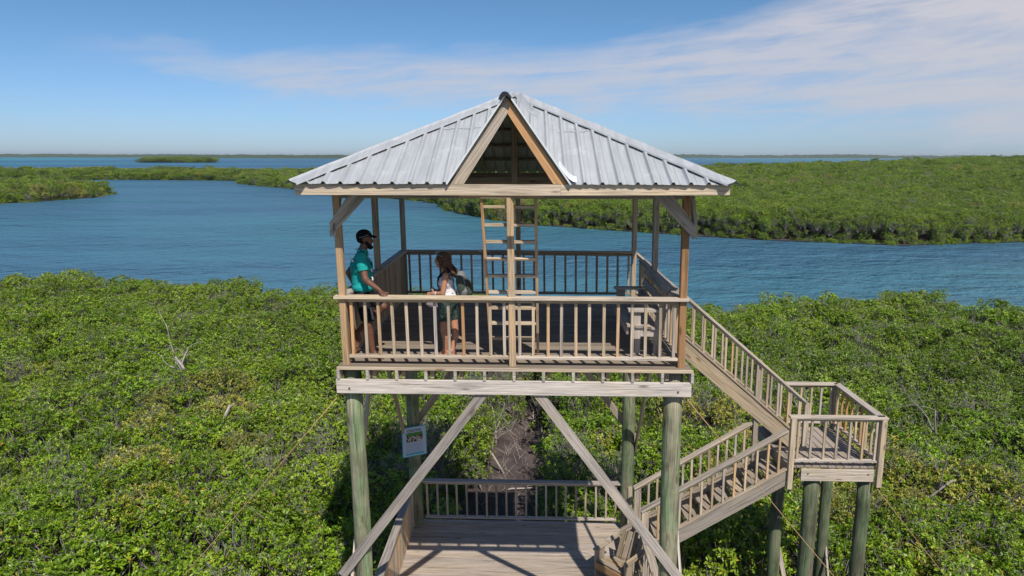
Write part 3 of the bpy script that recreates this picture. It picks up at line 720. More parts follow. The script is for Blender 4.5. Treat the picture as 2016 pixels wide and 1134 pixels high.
# upper deck
def planks(x0, x1, y0, y1, z, n, tint, th=.034, gap=.006, along='x'):
    mb = MB(); w = ((y1 - y0) if along == 'x' else (x1 - x0)) / n
    for i in range(n):
        a_ = (y0 if along == 'x' else x0) + i * w
        dz = rnd.uniform(-.0015, .0015); e = rnd.uniform(-.006, .006)
        if along == 'x':
            mb.box(x0 + e, x1 + e, a_ + gap / 2, a_ + w - gap / 2, z - th + dz, z + dz, 'x', tint)
        else: mb.box(a_ + gap / 2, a_ + w - gap / 2, y0 + e, y1 + e, z - th + dz, z + dz, 'y', tint)
    return mb
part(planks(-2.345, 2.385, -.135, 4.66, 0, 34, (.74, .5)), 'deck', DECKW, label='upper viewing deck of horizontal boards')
mb = MB(); mb.box(-2.35, 2.39, -.1500, -.1375, -.040, .004, 'x', (1.15, .45)); part(mb, 'deck_edge_board')
for i in range(13):
    x = -2.34 + i * .3935
    mb = MB(); mb.box(x - .019, x + .019, -.147, 4.6, -.176, -.036, 'y', (1.35, .1)); part(mb, 'joist')
    if 0 < i < 12:
        mb = MB(); mb.box(x + .050, x + .10, -.06, 4.6, -.174, -.037, 'y', (1.0, .5)); part(mb, 'joist')
for (y_, t) in ((-.115, (1.36, -.10)), (4.55, (.9, .3))):
    mb = MB(); mb.box(-2.375, 2.375, y_ - .02, y_ + .02, -.375, -.178, 'x', t); bm_ = part(mb, 'beam')
    for x in (-2.2, 2.2):
        bb = MB(); bb.tube([(x, y_ - .035, -.30), (x, y_ - .018, -.30)], [.013, .013], 8); part(bb, 'bolt', STEEL, bm_)
for y_ in (4.245,):
    mb = MB(); mb.box(-2.37, 2.37, y_ - .02, y_ + .02, -.372, -.179, 'x', (.8, .3)); part(mb, 'beam')

# poles to the ground
def pole(x, y, ztop, r, tint, n=20):
    mb = MB(); pts = []; rad = []; k = 12
    for i in range(k + 1):
        t = i / k; z = ztop + (GZ - .3 - ztop) * t; pts.append((x + .006 * math.sin(i * 1.7 + x), y + .006 * math.cos(i * 2.1 + y), z)); rad.append(r * (1 + .07 * t) * (1 + .012 * math.sin(i * 2.7 + x * 3)))
    pts = [(x, y, ztop + .0)] + pts[1:]
    mb.tube(pts, rad, n, tint); return part(mb, 'pole', POLEM, smooth=True)
PY0, PY1 = .075, 4.40
pole(-2.2, PY0, -.07, .118, (1.05, .45)); pole(2.18, PY0, -.07, .125, (1.1, .35)); pole(-2.2, PY1, -.07, .125, (.85, .3)); pole(2.2, PY1, -.07, .125, (.9, .3))
# diagonal braces, two on every face
def brace(p0, p1, w=.135, hint=(0, 1, 0), tint=(1, .15)):
    mb = MB(); mb.board(p0, p1, w, .038, hint=hint, tint=tint); part(mb, 'diagonal_brace')
zt, zb = -.25, -3.12
brace((-.342, -.075, -.30), (-2.49, -.075, -3.15), tint=(.84, -.15)); brace((.29, -.075, -.30), (2.36, -.075, -3.16), tint=(1.02, .10))
# the mirror braces run from the deck beam middle down to the poles
for y_ in (4.60,):
    brace((-.45, y_, -.28), (-2.4, y_, -3.0), hint=(0, 1, 0), tint=(.8, .4)); brace((.45, y_, -.28), (2.4, y_, -3.0), hint=(0, 1, 0), tint=(.8, .5))
for x_, tt in ((-2.36, (1.25, .1)), (2.36, (1.35, .1))):
    brace((x_, -.05, -3.3), (x_, 1.95, -.26), w=.135, hint=(1, 0, 0), tint=tt); brace((x_, 4.5, -3.2), (x_, 2.5, -.26), w=.135, hint=(1, 0, 0), tint=(.85, .55))

# railings
def railing(p0, p1, zdeck, n, name='railing', cap=.14, tint=(1.1, .45), captint=(1.22, .3), h=.955, post_gap=.05, label=None, bw=.040, capext=(0, 0), capoff=0.0, low=.115):
    """straight level railing between two posts: cap board with balusters, rails as its own mesh, balusters as children"""
    p0 = Vector((*p0, 0)); p1 = Vector((*p1, 0)); d = (p1 - p0); L = d.length; d.normalize(); nrm = Vector((d.y, -d.x, 0))
    Z = Vector((0, 0, 1)); mb = MB()
    mb.board(p0 - d * capext[0] + nrm * capoff + Z * (zdeck + h - .019), p1 + d * capext[1] + nrm * capoff + Z * (zdeck + h - .019), cap, .038, tint=captint)
    mb.board(p0 + d * post_gap + Z * (zdeck + h - .0645), p1 - d * post_gap + Z * (zdeck + h - .0645), .040, .050, tint=tint)
    mb.board(p0 + d * post_gap + Z * (zdeck + low), p1 - d * post_gap + Z * (zdeck + low), .088, .038, tint=captint)
    o = part(mb, name, label=label); a0, a1 = post_gap + .02, L - post_gap - .02
    for i in range(n):
        t = a0 + .03 + (a1 - a0 - .06) * i / (n - 1) + rnd.uniform(-.006, .006); q = p0 + d * t; jx = d * rnd.uniform(-.004, .004)
        b_ = MB(); b_.board(q + Z * (zdeck + low + .019), q + jx + Z * (zdeck + h - .0895), bw, bw, hint=tuple(d), tint=(tint[0] * rnd.uniform(.85, 1.12), tint[1] + rnd.uniform(-.4, .3))); part(b_, 'baluster', parent=o)
    return o
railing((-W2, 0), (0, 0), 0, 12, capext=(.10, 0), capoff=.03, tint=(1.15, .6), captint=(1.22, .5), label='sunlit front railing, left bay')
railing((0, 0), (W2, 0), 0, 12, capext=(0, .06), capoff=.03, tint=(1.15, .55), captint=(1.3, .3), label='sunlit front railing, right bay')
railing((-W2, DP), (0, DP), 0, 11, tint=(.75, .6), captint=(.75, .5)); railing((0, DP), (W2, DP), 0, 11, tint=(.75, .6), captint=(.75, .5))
# right side from the front post to the stair opening
railing((W2, 3.40), (W2, 0), 0, 17, captint=(.95, .15), tint=(1.1, .6), cap=.145, post_gap=.05)
mb = MB(); mb.box(W2 - .045, W2 + .045, 3.40, 3.49, -.17, .93, 'z', (1, .5)); part(mb, 'post')
# solid plank parapets on the left
def parapet(x, y0, y1, zd, tint, label):
    mb = MB(); n = int((y1 - y0) / .14)
    for i in range(n):
        a_ = y0 + (y1 - y0) * i / n
        mb.box(x - .012 + rnd.uniform(-.002, .002), x + .012, a_ + .003, a_ + (y1 - y0) / n - .003, zd + .03, zd + .915, 'z', (tint[0] * rnd.uniform(.8, 1.15), tint[1] + rnd.uniform(-.3, .3)))
    mb.box(x - .072, x + .072, y0 - .1, y1 + .1, zd + .918, zd + .956, 'y', (.95, .1)); mb.box(x - .06, x - .013, y0, y1, zd + .82, zd + .912, 'y', tint); mb.box(x - .06, x - .013, y0, y1, zd + .06, zd + .15, 'y', tint)
    return part(mb, 'parapet', label=label)
parapet(-W2, .06, DP - .06, 0, (.82, .5), 'solid plank parapet along the left side of the upper deck')

# lower deck
LZ = -4.86
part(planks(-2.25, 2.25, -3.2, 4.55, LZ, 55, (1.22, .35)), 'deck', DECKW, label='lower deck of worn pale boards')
mb = MB()
for x in np.arange(-2.2, 2.25, .55): mb.box(x - .019, x + .019, -3.1, 4.5, LZ - .18, LZ - .037, 'y', (.8, .3))
part(mb, 'lower_joists')
for y_ in (4.26, 4.53, -.08, .22, -3.1):
    mb = MB(); mb.box(-2.35, 2.35, y_ - .019, y_ + .019, LZ - .38, LZ - .182, 'x', (.9, .3)); part(mb, 'beam')
railing((-2.08, 4.46), (2.08, 4.46), LZ, 20, tint=(.95, .45), captint=(1.0, .2), capext=(.0, .08), label='railing along the back of the lower deck')
parapet(-W2, -2.0, 4.25, LZ, (1.15, .6), 'plank parapet along the left side of the lower deck')
railing((W2, 2.72), (W2, -2.0), LZ, 22, tint=(1.0, .4), captint=(1.0, .3))
pole(-2.2, -2.9, LZ - .05, .12, (1, .4)); pole(2.2, -2.9, LZ - .05, .12, (1, .4))

# upper flight of stairs
SY0, SY1 = 3.60, 4.56
def flight(xa, za, xb, zb_, ya, yb, steps, tint, hrail, rails, nb, ztopf, hboard, name):
    """xa,za top line of the stringer at one end, xb,zb_ at the other"""
    for y_ in (ya, yb):
        mb = MB(); th = (0, .038, 0)
        mb.prism([(xa, y_, za), (xb, y_, zb_), (xb, y_, zb_ - hboard), (xa, y_, za - hboard)], th, (xb - xa, 0, zb_ - za), tint); part(mb, 'stringer')
        mb = MB(); mb.board((xa, y_ + .019, za + .022), (xb, y_ + .019, zb_ + .022), .088, .036, tint=(tint[0], .4)); o = part(mb, 'stair_railing')
        (x0, z0, x1, z1) = rails['near' if y_ == ya else 'far']
        mb2 = MB(); mb2.board((x0, y_ + .019, z0 - .019), (x1, y_ + .019, z1 - .019), .135, .038, tint=(1.1, .25)); mb2.board((x0, y_ + .019, z0 - .068), (x1, y_ + .019, z1 - .068), .04, .05, tint=(1.1, .45)); part(mb2, 'handrail', parent=o)
        n = nb
        for i in range(n):
            x = x0 + .12 + (x1 - x0 - .24) * i / (n - 1); zt_ = z0 + (z1 - z0) * (x - x0) / (x1 - x0) - .085; zl = za + (zb_ - za) * (x - xa) / (xb - xa) + .035
            b_ = MB(); b_.board((x, y_ + .019, zl), (x, y_ + .019, zt_), .040, .040, hint=(1, 0, 0), tint=(1.05 * rnd.uniform(.82, 1.15), .45 + rnd.uniform(-.3, .3))); part(b_, 'baluster', parent=o)
    for i in range(steps):
        t = (i + .5) / steps; x = xa + (xb - xa) * t; z = ztopf(x); w = abs(xb - xa) / steps
        mb = MB(); mb.box(x - w * .62, x + w * .5, ya + .04, yb - .002, z - .036, z, 'y', (.82, .35)); part(mb, 'tread')
def up_z(x): return .13 - .862 * (x - 2.3)
flight(2.32, up_z(2.32), 5.36, up_z(5.36), SY0, SY1, 13, (.92, .55), 0, {'near': (2.32, .93, 5.42, -1.755), 'far': (2.32, .93, 5.42, -1.755)}, 15, lambda x: up_z(x) - .17, .37, 'upper')
for y_ in (SY0 + .019,):
    mb = MB(); mb.board((5.44, y_, -2.72), (5.44, y_, -1.80), .09, .09, hint=(0, 1, 0), tint=(1.1, .5)); part(mb, 'post')
mb = MB(); mb.board((4.52, 3.68, -3.3), (4.52, 3.68, -.98), .09, .09, hint=(0, 1, 0), tint=(.9, .25)); part(mb, 'post')
# lower flight
def lo_z(x): return -4.40 + .633 * (x - 2.26)
flight(1.98, lo_z(1.98), 4.84, lo_z(4.84), 2.78, 3.68, 10, (.84, .25), 0, {'near': (2.24, -3.615, 4.80, -1.99), 'far': (2.24, -3.615, 4.45, -2.215)}, 13, lambda x: lo_z(x) - .10, .30, 'lower')
for (x, y, z0, z1) in ((2.29, 2.80, LZ, -3.63), (2.29, 3.72, LZ, -3.63), (2.24, 4.28, LZ, -3.9)):
    mb = MB(); mb.board((x, y, z0), (x, y, z1), .09, .09, hint=(0, 1, 0), tint=(1.0, .4)); part(mb, 'post')
# landing
QZ = -2.70
part(planks(4.86, 6.42, 2.80, 4.66, QZ, 11, (1.0, .35), gap=.012, along='y'), 'landing', DECKW, label='small stair landing with boards running away from the viewer')
mb = MB(); mb.box(5.08, 6.37, 2.755, 2.795, QZ - .27, QZ - .045, 'x', (1.3, .15)); lb = part(mb, 'beam')
for x in (5.2, 6.27):
    bb = MB(); bb.tube([(x, 2.735, QZ - .12), (x, 2.757, QZ - .12)], [.011, .011], 8); part(bb, 'bolt', STEEL, lb)
mb = MB(); mb.box(4.9, 6.4, 4.60, 4.64, QZ - .27, QZ - .04, 'x', (.9, .3)); mb.box(4.87, 4.91, 2.82, 4.6, QZ - .24, QZ - .04, 'y', (.9, .3)); mb.box(6.36, 6.40, 2.82, 4.6, QZ - .24, QZ - .04, 'y', (.9, .3)); mb.box(5.6, 5.64, 2.82, 4.6, QZ - .2, QZ - .04, 'y', (.9, .3)); part(mb, 'landing_frame')
railing((4.90, 2.80), (6.47, 2.80), QZ, 7, tint=(1.1, .4), captint=(1.2, .25), capext=(.08, .06), label='front railing of the landing')
railing((6.44, 2.80), (6.44, 4.66), QZ, 9, tint=(1.15, .7), captint=(1.0, .2))
railing((6.44, 4.66), (5.44, 4.66), QZ, 5, tint=(1.05, .4), captint=(1.2, .3), capext=(0, .05))
for (x, y, z0) in ((4.88, 2.76, QZ - .42), (6.46, 2.76, QZ - .36), (6.44, 4.68, QZ - .2)):
    mb = MB(); mb.board((x, y, z0), (x, y, QZ + .93), .09, .09, hint=(0, 1, 0), tint=(1.0, .45)); part(mb, 'post')
pole(5.36, 2.95, QZ - .27, .135, (.66, .25)); pole(6.32, 2.95, QZ - .27, .120, (.66, .3)); pole(6.30, 4.42, QZ - .27, .108, (.70, .35)); pole(5.25, 4.25, QZ - .27, .120, (.85, .3))
brace((5.36, 4.36, -5.2), (6.0, 4.36, -7.9), w=.09, tint=(1.3, .2)); brace((6.36, 4.5, -5.0), (6.2, 2.9, -7.9), w=.09, hint=(1, 0, 0), tint=(1.3, .2))

# ------------------------------------------------------------------ ladder
lad = empty('ladder', (0, .7, 0), 'wooden ladder standing behind the middle front post up to the gable opening', 'ladder')
def lady(z): return .67 - .285 * z
for s_, x0, x1 in ((-1, -.33, -.375), (1, .345, .325)):
    mb = MB(); mb.board((x0, lady(0), .0), (x1, lady(2.34), 2.34), .038, .088, hint=(0, 1, 0), tint=(1.1, .85)); part(mb, 'stile', parent=lad)
for i, z in enumerate((2.13, 1.886, 1.656, 1.413, 1.172, 0.932, 0.694, 0.458, 0.217)):
    y = lady(z); mb = MB(); mb.box(-.31 - .019 * z, .327 - .008 * z, y - .046, y + .046, z - .019, z + .019, 'x', (1.2, .5)); part(mb, 'rung', parent=lad)

# ------------------------------------------------------------------ seats
def place(objs_fn): return objs_fn()
bench = empty('bench', (1.9, 1.3, 0), 'long wooden bench with flat armrests set against the right railing of the upper deck', 'bench')
GREYW = (1.25, .12)
by0, by1 = .62, 2.30
for y_ in (by0, by1):
    mb = MB(); mb.box(1.62, 2.16, y_ - .07, y_ + .07, .625, .663, 'x', (1.35, .1)); part(mb, 'armrest', parent=bench)
    mb = MB(); mb.box(1.66, 1.80, y_ - .02, y_ + .02, .0, .624, 'z', (1.15, .1)); part(mb, 'leg', parent=bench)
    mb = MB(); mb.prism([(1.98, y_ - .02, 0), (2.08, y_ - .02, 0), (2.16, y_ - .02, .624), (2.02, y_ - .02, .624)], (0, .04, 0), (0, 0, 1), (1.1, .1)); part(mb, 'leg', parent=bench)
    mb = MB(); mb.box(1.8, 2.02, y_ - .019, y_ + .019, .26, .37, 'x', (1.1, .1)); part(mb, 'side_rail', parent=bench)
mb = MB()
for i, x in enumerate((1.66, 1.775, 1.89, 2.0)): mb.box(x - .052, x + .052, by0 - .05, by1 + .05, .405 - .012 * i, .438 - .012 * i, 'y', (1.2, .1))
mb.box(1.60, 1.635, by0, by1, .29, .40, 'y', (1.1, .1)); part(mb, 'seat', parent=bench)
mb = MB()
for z, x in ((.56, 2.09), (.74, 2.12), (.94, 2.15)): mb.board((x, by0 - .1, z), (x, by1 + .1, z), .13, .034, hint=(.97, 0, -.2), tint=(1.1, .12))
part(mb, 'backrest', parent=bench)
# lower chair, turned to the corner
chair = empty('garden_chair', (1.85, 2.25, LZ), 'slatted wooden garden chair with wide plank arms on the lower deck near the stairs', 'chair')
cA = math.radians(44); fx = Vector((-math.cos(cA), -math.sin(cA), 0)); sx_ = Vector((-fx.y, fx.x, 0)); c0 = Vector((1.62, 2.26, LZ))
def cp(f_, s_, z): return tuple(c0 - fx * f_ + sx_ * s_ + Vector((0, 0, z)))
for s_ in (-.34, .34):
    mb = MB(); mb.board(cp(-.02, s_, .60), cp(.62, s_, .66), .10, .034, tint=(.74, .5)); part(mb, 'armrest', parent=chair)
    mb = MB(); mb.prism([cp(.0, s_ - .02, .0), cp(.20, s_ - .02, 0), cp(.24, s_ - .02, .58), cp(-.01, s_ - .02, .58)], sx_ * .04, (0, 0, 1), (.74, .55)); part(mb, 'leg', parent=chair)
    mb = MB(); mb.prism([cp(.05, s_ * .86, .26), cp(.05, s_ * .86, .40), cp(.75, s_ * .86, .14), cp(.85, s_ * .86, .0), cp(.70, s_ * .86, .0)], sx_ * .036, -fx, (.74, .6)); part(mb, 'leg', parent=chair)
mb = MB(); mb.board(cp(-.0, -.33, .30), cp(0, .33, .30), .036, .14, tint=(.74, .85))
for i in range(5): mb.board(cp(.05 + .1 * i, -.28, .40 - .03 * i), cp(.05 + .1 * i, .28, .40 - .03 * i), .085, .022, tint=(.74, .6))
part(mb, 'seat', parent=chair)
mb = MB()
for i in range(5): mb.board(cp(.52, -.24 + .12 * i, .26), cp(.76, -.27 + .135 * i, .80 - abs(i - 2) * .04), .10, .022, hint=tuple(fx), tint=(.74, .6))
part(mb, 'backrest', parent=chair)

# small red box seen past the bench
RED = simple('red_plastic', (.35, .02, .02), .4, 0, .1, 20)
mb = MB(); mb.box(1.86, 2.04, 2.62, 2.84, .002, .30, 'z', (1, 0), c=.02); cool = empty('cool_box', (1.95, 2.73, 0), 'small red box partly hidden on the deck behind the bench', 'box'); part(mb, 'box_body', RED, cool)
mb = MB(); mb.box(1.85, 2.05, 2.61, 2.85, .302, .34, 'x', (1, 0), c=.012); part(mb, 'lid', simple('dark_red_lid', (.20, .015, .015), .4), cool)

# ------------------------------------------------------------------ guy wires
ROPE = simple('rusty_guy_wire', (.45, .27, .14), .7, .2, .4, 60)
def guy(p0, p1, label):
    mb = MB(); p0 = Vector(p0); p1 = Vector(p1); pts = []
    for i in range(13):
        t = i / 12; pts.append(tuple(p0.lerp(p1, t) - Vector((0, 0, .22 * math.sin(math.pi * t)))))
    mb.tube(pts, [.0065] * 13, 6); o = mb.build('guy_wire', ROPE, leaning=False, smooth=True); tag(o, label, 'guy wire', 'guy wires staying the tower')
guy((-2.34, -.02, -.40), (-10.4, .2, GZ), 'rusty guy wire slanting down to the left from the tower into the mangroves')
guy((2.32, -.02, -.40), (10.2, .2, GZ), 'rusty guy wire slanting down to the right across the stairs and landing poles')
guy((6.42, 2.86, -3.0), (12.0, 2.6, GZ), 'thin rusty guy wire running from the landing corner down to the right')

# ------------------------------------------------------------------ interpretive sign
sg = empty('information_sign', (-2.17, 4.2, -2.95), 'tilted white and teal information sign with a root photo on the back left pole', 'sign')
TEAL = simple('teal_sign_border', (.02, .26, .34), .5); DTEAL = simple('dark_teal_bar', (.01, .10, .17), .5); PAPER = simple('sign_panel', (.36, .43, .55), .5, 0, .08, 6); BLUEB = simple('blue_bar', (.03, .32, .45), .5)
PALE = simple('pale_text_panel', (.33, .40, .52), .5, 0, .1, 20); PRINT = simple('white_print', (.75, .75, .78), .5)
m, T, b = material('sign_photo')
tcn = T.new('ShaderNodeUVMap').outputs[0]
vo = T.new('ShaderNodeTexVoronoi', feature='DISTANCE_TO_EDGE'); T.put(vo.inputs['Vector'], T.mapv(tcn, scale=(9, 5.5, 1), rot=(0, 0, .6))); vo.inputs['Scale'].default_value = 1.6
s2 = T.new('ShaderNodeSeparateXYZ'); T.put(s2.inputs[0], tcn)
base = T.mix(T.smooth(vo.outputs['Distance'], .03, .10), (.42, .38, .34), (.02, .012, .012))
T.put(b.inputs['Base Color'], base); PHOTO = m
GREENP = simple('printed_foliage', (.03, .16, .02), .5, 0, .5, 60)
sc_, ss = Vector((-2.165, 4.235, -2.945)), 0
ex = Vector((.88, .47, 0)).normalized(); ez = Vector((0, -.02, 1)); ez = (ez - ex * ez.dot(ex)).normalized(); en = ex.cross(ez).normalized()   # en points to the viewer
if en.y > 0: en = -en
def sgn(x0, x1, z0, z1, d, mat, name, th=.004, par=sg):
    mb = MB(); P = [sc_ + ex * x0 + ez * z0 + en * d, sc_ + ex * x1 + ez * z0 + en * d, sc_ + ex * x1 + ez * z1 + en * d, sc_ + ex * x0 + ez * z1 + en * d]
    mb.prism(P, en * th, tuple(ex), (1, 0)); return part(mb, name, mat, par, leaning=True)
bd = sgn(-.262, .262, -.325, .325, 0, TEAL, 'board', .012); pn = sgn(-.245, .245, -.308, .308, .013, PAPER, 'panel')
sgn(-.145, .145, .215, .262, .018, DTEAL, 'title_bar'); ph = sgn(-.175, .175, -.005, .195, .018, PHOTO, 'photo'); sgn(-.17, .17, .13, .193, .0235, GREENP, 'printed_leaves', .001)
for (a0, b0, a1, b1) in ((-.17, .0, -.02, .12), (-.02, .12, .10, .03), (.10, .03, .17, .0), (-.02, .12, .06, .0), (-.06, .09, -.10, .0), (.03, .10, .16, .07), (-.02, .12, -.04, .0)):
    mb = MB(); mb.board(sc_ + ex * a0 + ez * b0 + en * .0255, sc_ + ex * a1 + ez * b1 + en * .0255, .011, .002, hint=tuple(en), tint=(1, 0), c=.0004); part(mb, 'printed_root', simple('printed_root_grey', (.42, .38, .36), .5), sg)
sgn(-.19, .19, -.235, -.025, .018, PALE, 'text_panel'); sgn(-.19, .19, -.285, -.245, .018, BLUEB, 'footer_bar')
for k in range(9):
    sgn(-.175, .17 - .1 * ((k * 7) % 3) / 3, -.052 - .02 * k, -.047 - .02 * k, .0225, simple('faint_text_line', (.20, .30, .44), .5), 'text_line', .001)
tx = bpy.data.curves.new('title_text', 'FONT'); tx.body = 'Red Mangroves'; tx.size = .043; tx.align_x = 'CENTER'; tx.align_y = 'CENTER'; tx.extrude = .0006
_to = bpy.data.objects.new('text_source', tx); COL.objects.link(_to); bpy.context.view_layer.update()
_me = bpy.data.meshes.new_from_object(_to.evaluated_get(bpy.context.evaluated_depsgraph_get())); bpy.data.objects.remove(_to); _me.materials.clear(); _me.materials.append(PRINT)
to = bpy.data.objects.new('title_text', _me); COL.objects.link(to)
pz = sc_ + ex * 0 + ez * .239 + en * .0235; pz = Vector(lean(pz)); rm = Matrix(((ex.x, ez.x, en.x, pz.x), (ex.y, ez.y, en.y, pz.y), (ex.z, ez.z, en.z, pz.z), (0, 0, 0, 1)))
to.parent = sg; to.matrix_parent_inverse = Matrix.Translation(-Vector(sg.location)); to.matrix_basis = rm
mb = MB(); mb.board(sc_ - en * .02 + ez * .2, sc_ - en * .02 - ez * .2, .09, .03, hint=tuple(en), tint=(1, .4)); part(mb, 'backing_board', WOOD, sg)

# ------------------------------------------------------------------ people
def skin_mat(name, c):
    m, T, b = material(name); g = T.new('ShaderNodeNewGeometry'); n = T.noise(g.outputs['Position'], 14, 3)
    T.put(b.inputs['Base Color'], T.mix(n, tuple(v * .85 for v in c), tuple(v * 1.12 for v in c))); b.inputs['Roughness'].default_value = .5
    b.inputs['Subsurface Weight'].default_value = .06; b.inputs['Subsurface Radius'].default_value = (.01, .004, .002); b.inputs['Subsurface Scale'].default_value = .5
    return m
def cloth_mat(name, c, var=.15, scale=9, rough=.85, c2=None):
    m, T, b = material(name); g = T.new('ShaderNodeNewGeometry'); n = T.noise(g.outputs['Position'], scale, 3)
    if c2: T.put(b.inputs['Base Color'], T.mix(T.smooth(T.noise(g.outputs['Position'], 26, 2), .46, .54), c, c2))
    else: T.put(b.inputs['Base Color'], T.mix(n, tuple(v * (1 - var) for v in c), tuple(min(1, v * (1 + var)) for v in c)))
    b.inputs['Roughness'].default_value = rough; b.inputs['Specular IOR Level'].default_value = .2
    w = T.noise(T.mapv(g.outputs['Position'], scale=(1, 1, 2.2), rot=(0, .5, 0)), 9, 3, .5, 1.2)
    T.put(b.inputs['Normal'], T.bump(w, .55, .03)); return m
SKIN_D = skin_mat('deep_brown_skin', (.15, .065, .038)); SKIN_L = skin_mat('tanned_skin', (.46, .22, .13))
_b = bmesh.new(); bmesh.ops.create_uvsphere(_b, u_segments=20, v_segments=12, radius=1); SPH = ([tuple(v.co) for v in _b.verts], [tuple(v.index for v in f.verts) for f in _b.faces]); _b.free()
def body(prims, name, mat, parent=None, voxel=.008, smooth_it=6, cut=None):
    """one closed skin grown round rounded limbs and ellipsoids, remeshed into a single surface"""
    V = []; F = []
    def add(vs, fs, M):
        k = len(V); V.extend(tuple(M @ Vector(v)) for v in vs); F.extend([tuple(i + k for i in f) for f in fs])
    for p in prims:
        if p[0] == 'c':
            a, b_, r0, r1 = Vector(p[1]), Vector(p[2]), p[3], p[4]; d = b_ - a; L = d.length
            for e, r in ((a, r0), (b_, r1)): add(SPH[0], SPH[1], Matrix.Translation(e) @ Matrix.Diagonal((r, r, r, 1)))
            if L > 1e-4:
                q = Matrix.Translation(a) @ d.to_track_quat('Z', 'Y').to_matrix().to_4x4(); n = 20
                vs = [(r * math.cos(6.28318 * k / n), r * math.sin(6.28318 * k / n), z) for r, z in ((r0, 0), (r1, L)) for k in range(n)]
                add(vs, [(k, (k + 1) % n, n + (k + 1) % n, n + k) for k in range(n)] + [tuple(range(n - 1, -1, -1)), tuple(range(n, 2 * n))], q)
        else:
            rot = p[3] if len(p) > 3 else Matrix.Identity(4); add(SPH[0], SPH[1], Matrix.Translation(Vector(p[1])) @ rot @ Matrix.Diagonal((*p[2], 1)))
    me = bpy.data.meshes.new(name); me.from_pydata(V, [], F); me.update(); o = bpy.data.objects.new(name, me); COL.objects.link(o)
    r = o.modifiers.new('r', 'REMESH'); r.mode = 'VOXEL'; r.voxel_size = voxel; r.use_smooth_shade = True
    s = o.modifiers.new('s', 'SMOOTH'); s.factor = .5; s.iterations = smooth_it
    bpy.context.view_layer.update(); dg = bpy.context.evaluated_depsgraph_get(); m2 = bpy.data.meshes.new_from_object(o.evaluated_get(dg)); o.modifiers.clear(); o.data = m2; m2.name = name
    if cut:
        bm = bmesh.new(); bm.from_mesh(m2)
        for co, no in cut: bmesh.ops.bisect_plane(bm, geom=bm.verts[:] + bm.edges[:] + bm.faces[:], plane_co=co, plane_no=no, clear_outer=True)
        bm.to_mesh(m2); bm.free()
        so = o.modifiers.new('thick', 'SOLIDIFY'); so.thickness = .005; so.offset = -1
    m2.materials.clear(); m2.materials.append(mat); m2.polygons.foreach_set('use_smooth', [True] * len(m2.polygons)); m2.update()
    if parent is not None: o.parent = parent
    return o
def rotz(a): return Matrix.Rotation(a, 4, 'Z')
def hand(w, palm, fdir, side, up, s=1.0, curl=1.0, spread=.018, thumb=None):
    """w wrist, palm = palm centre, fdir = pointing direction, side = towards the little finger; fingers bend towards -up"""
    w, palm, f, sd, up = Vector(w), Vector(palm), Vector(fdir).normalized(), Vector(side).normalized(), Vector(up).normalized(); pr = [('c', w, palm, .024 * s, .026 * s)]
    for k, L in enumerate((.070, .078, .072, .056)):
        o = (k - 1.5) * .020 * s; b0 = palm + f * .030 * s + sd * o; pr.append(('c', palm - f * .02 + sd * o * .7, b0, .015 * s, .0125 * s))
        d = (f + sd * (k - 1.5) * .08).normalized(); p1 = b0 + d * L * .42 * s; d2 = (d - up * .75 * curl).normalized(); p2 = p1 + d2 * L * .33 * s; d3 = (d - up * 1.9 * curl).normalized(); p3 = p2 + d3 * L * .28 * s
        pr += [('c', b0, p1, .0105 * s, .0098 * s), ('c', p1, p2, .0096 * s, .0088 * s), ('c', p2, p3, .0086 * s, .0075 * s)]
    t0 = palm - f * .028 * s - sd * .026 * s; td = Vector(thumb).normalized() if thumb else (f * .7 - sd * .8).normalized()
    pr += [('c', t0, t0 + td * .040 * s, .015 * s, .012 * s), ('c', t0 + td * .040 * s, t0 + td * .072 * s, .0115 * s, .009 * s)]
    return pr
def foot(an, toe, s=1.0):
    an, toe = Vector(an), Vector(toe); d = (toe - an); d.z = 0; d.normalize(); sd = Vector((-d.y, d.x, 0)); heel = an - d * .045 * s + Vector((0, 0, -.045 * s)); ball = Vector((toe.x, toe.y, toe.z + .012)) - d * .055 * s
    pr = [('c', an, heel, .036 * s, .030 * s), ('c', heel, ball, .030 * s, .026 * s), ('c', an + d * .02, ball, .034 * s, .024 * s)]
    for k in range(5):
        o = (k - 2) * .017 * s; pr.append(('c', ball + sd * o, ball + sd * o * 1.1 + d * (.060 - .007 * abs(k - 1)) * s - Vector((0, 0, .012 * s)), .0125 * s, .0105 * s))
    return pr
def head(c, f, s=1.0):
    """skull, jaw, nose, lips, brow, ears; c = centre, f = facing"""
    c, f = Vector(c), Vector(f).normalized(); sd = Vector((-f.y, f.x, 0)).normalized(); Z = Vector((0, 0, 1)); M = rotz(math.atan2(f.y, f.x))
    pr = [('e', c + Z * .025 * s - f * .012 * s, (.098 * s, .077 * s, .092 * s), M), ('e', c + f * .030 * s - Z * .035 * s, (.062 * s, .056 * s, .075 * s), M), ('e', c + f * .052 * s - Z * .088 * s, (.034 * s, .034 * s, .026 * s), M),
          ('c', c + f * .083 * s + Z * .016 * s, c + f * .108 * s - Z * .026 * s, .010 * s, .014 * s), ('c', c + f * .086 * s - Z * .056 * s + sd * .014 * s, c + f * .086 * s - Z * .056 * s - sd * .014 * s, .011 * s, .011 * s),
          ('c', c + f * .078 * s + Z * .034 * s + sd * .03 * s, c + f * .078 * s + Z * .034 * s - sd * .03 * s, .013 * s, .013 * s)]
    for q in (-1, 1): pr.append(('e', c + sd * q * .078 * s - f * .005 * s - Z * .005 * s, (.020 * s, .011 * s, .032 * s), M))
    return pr
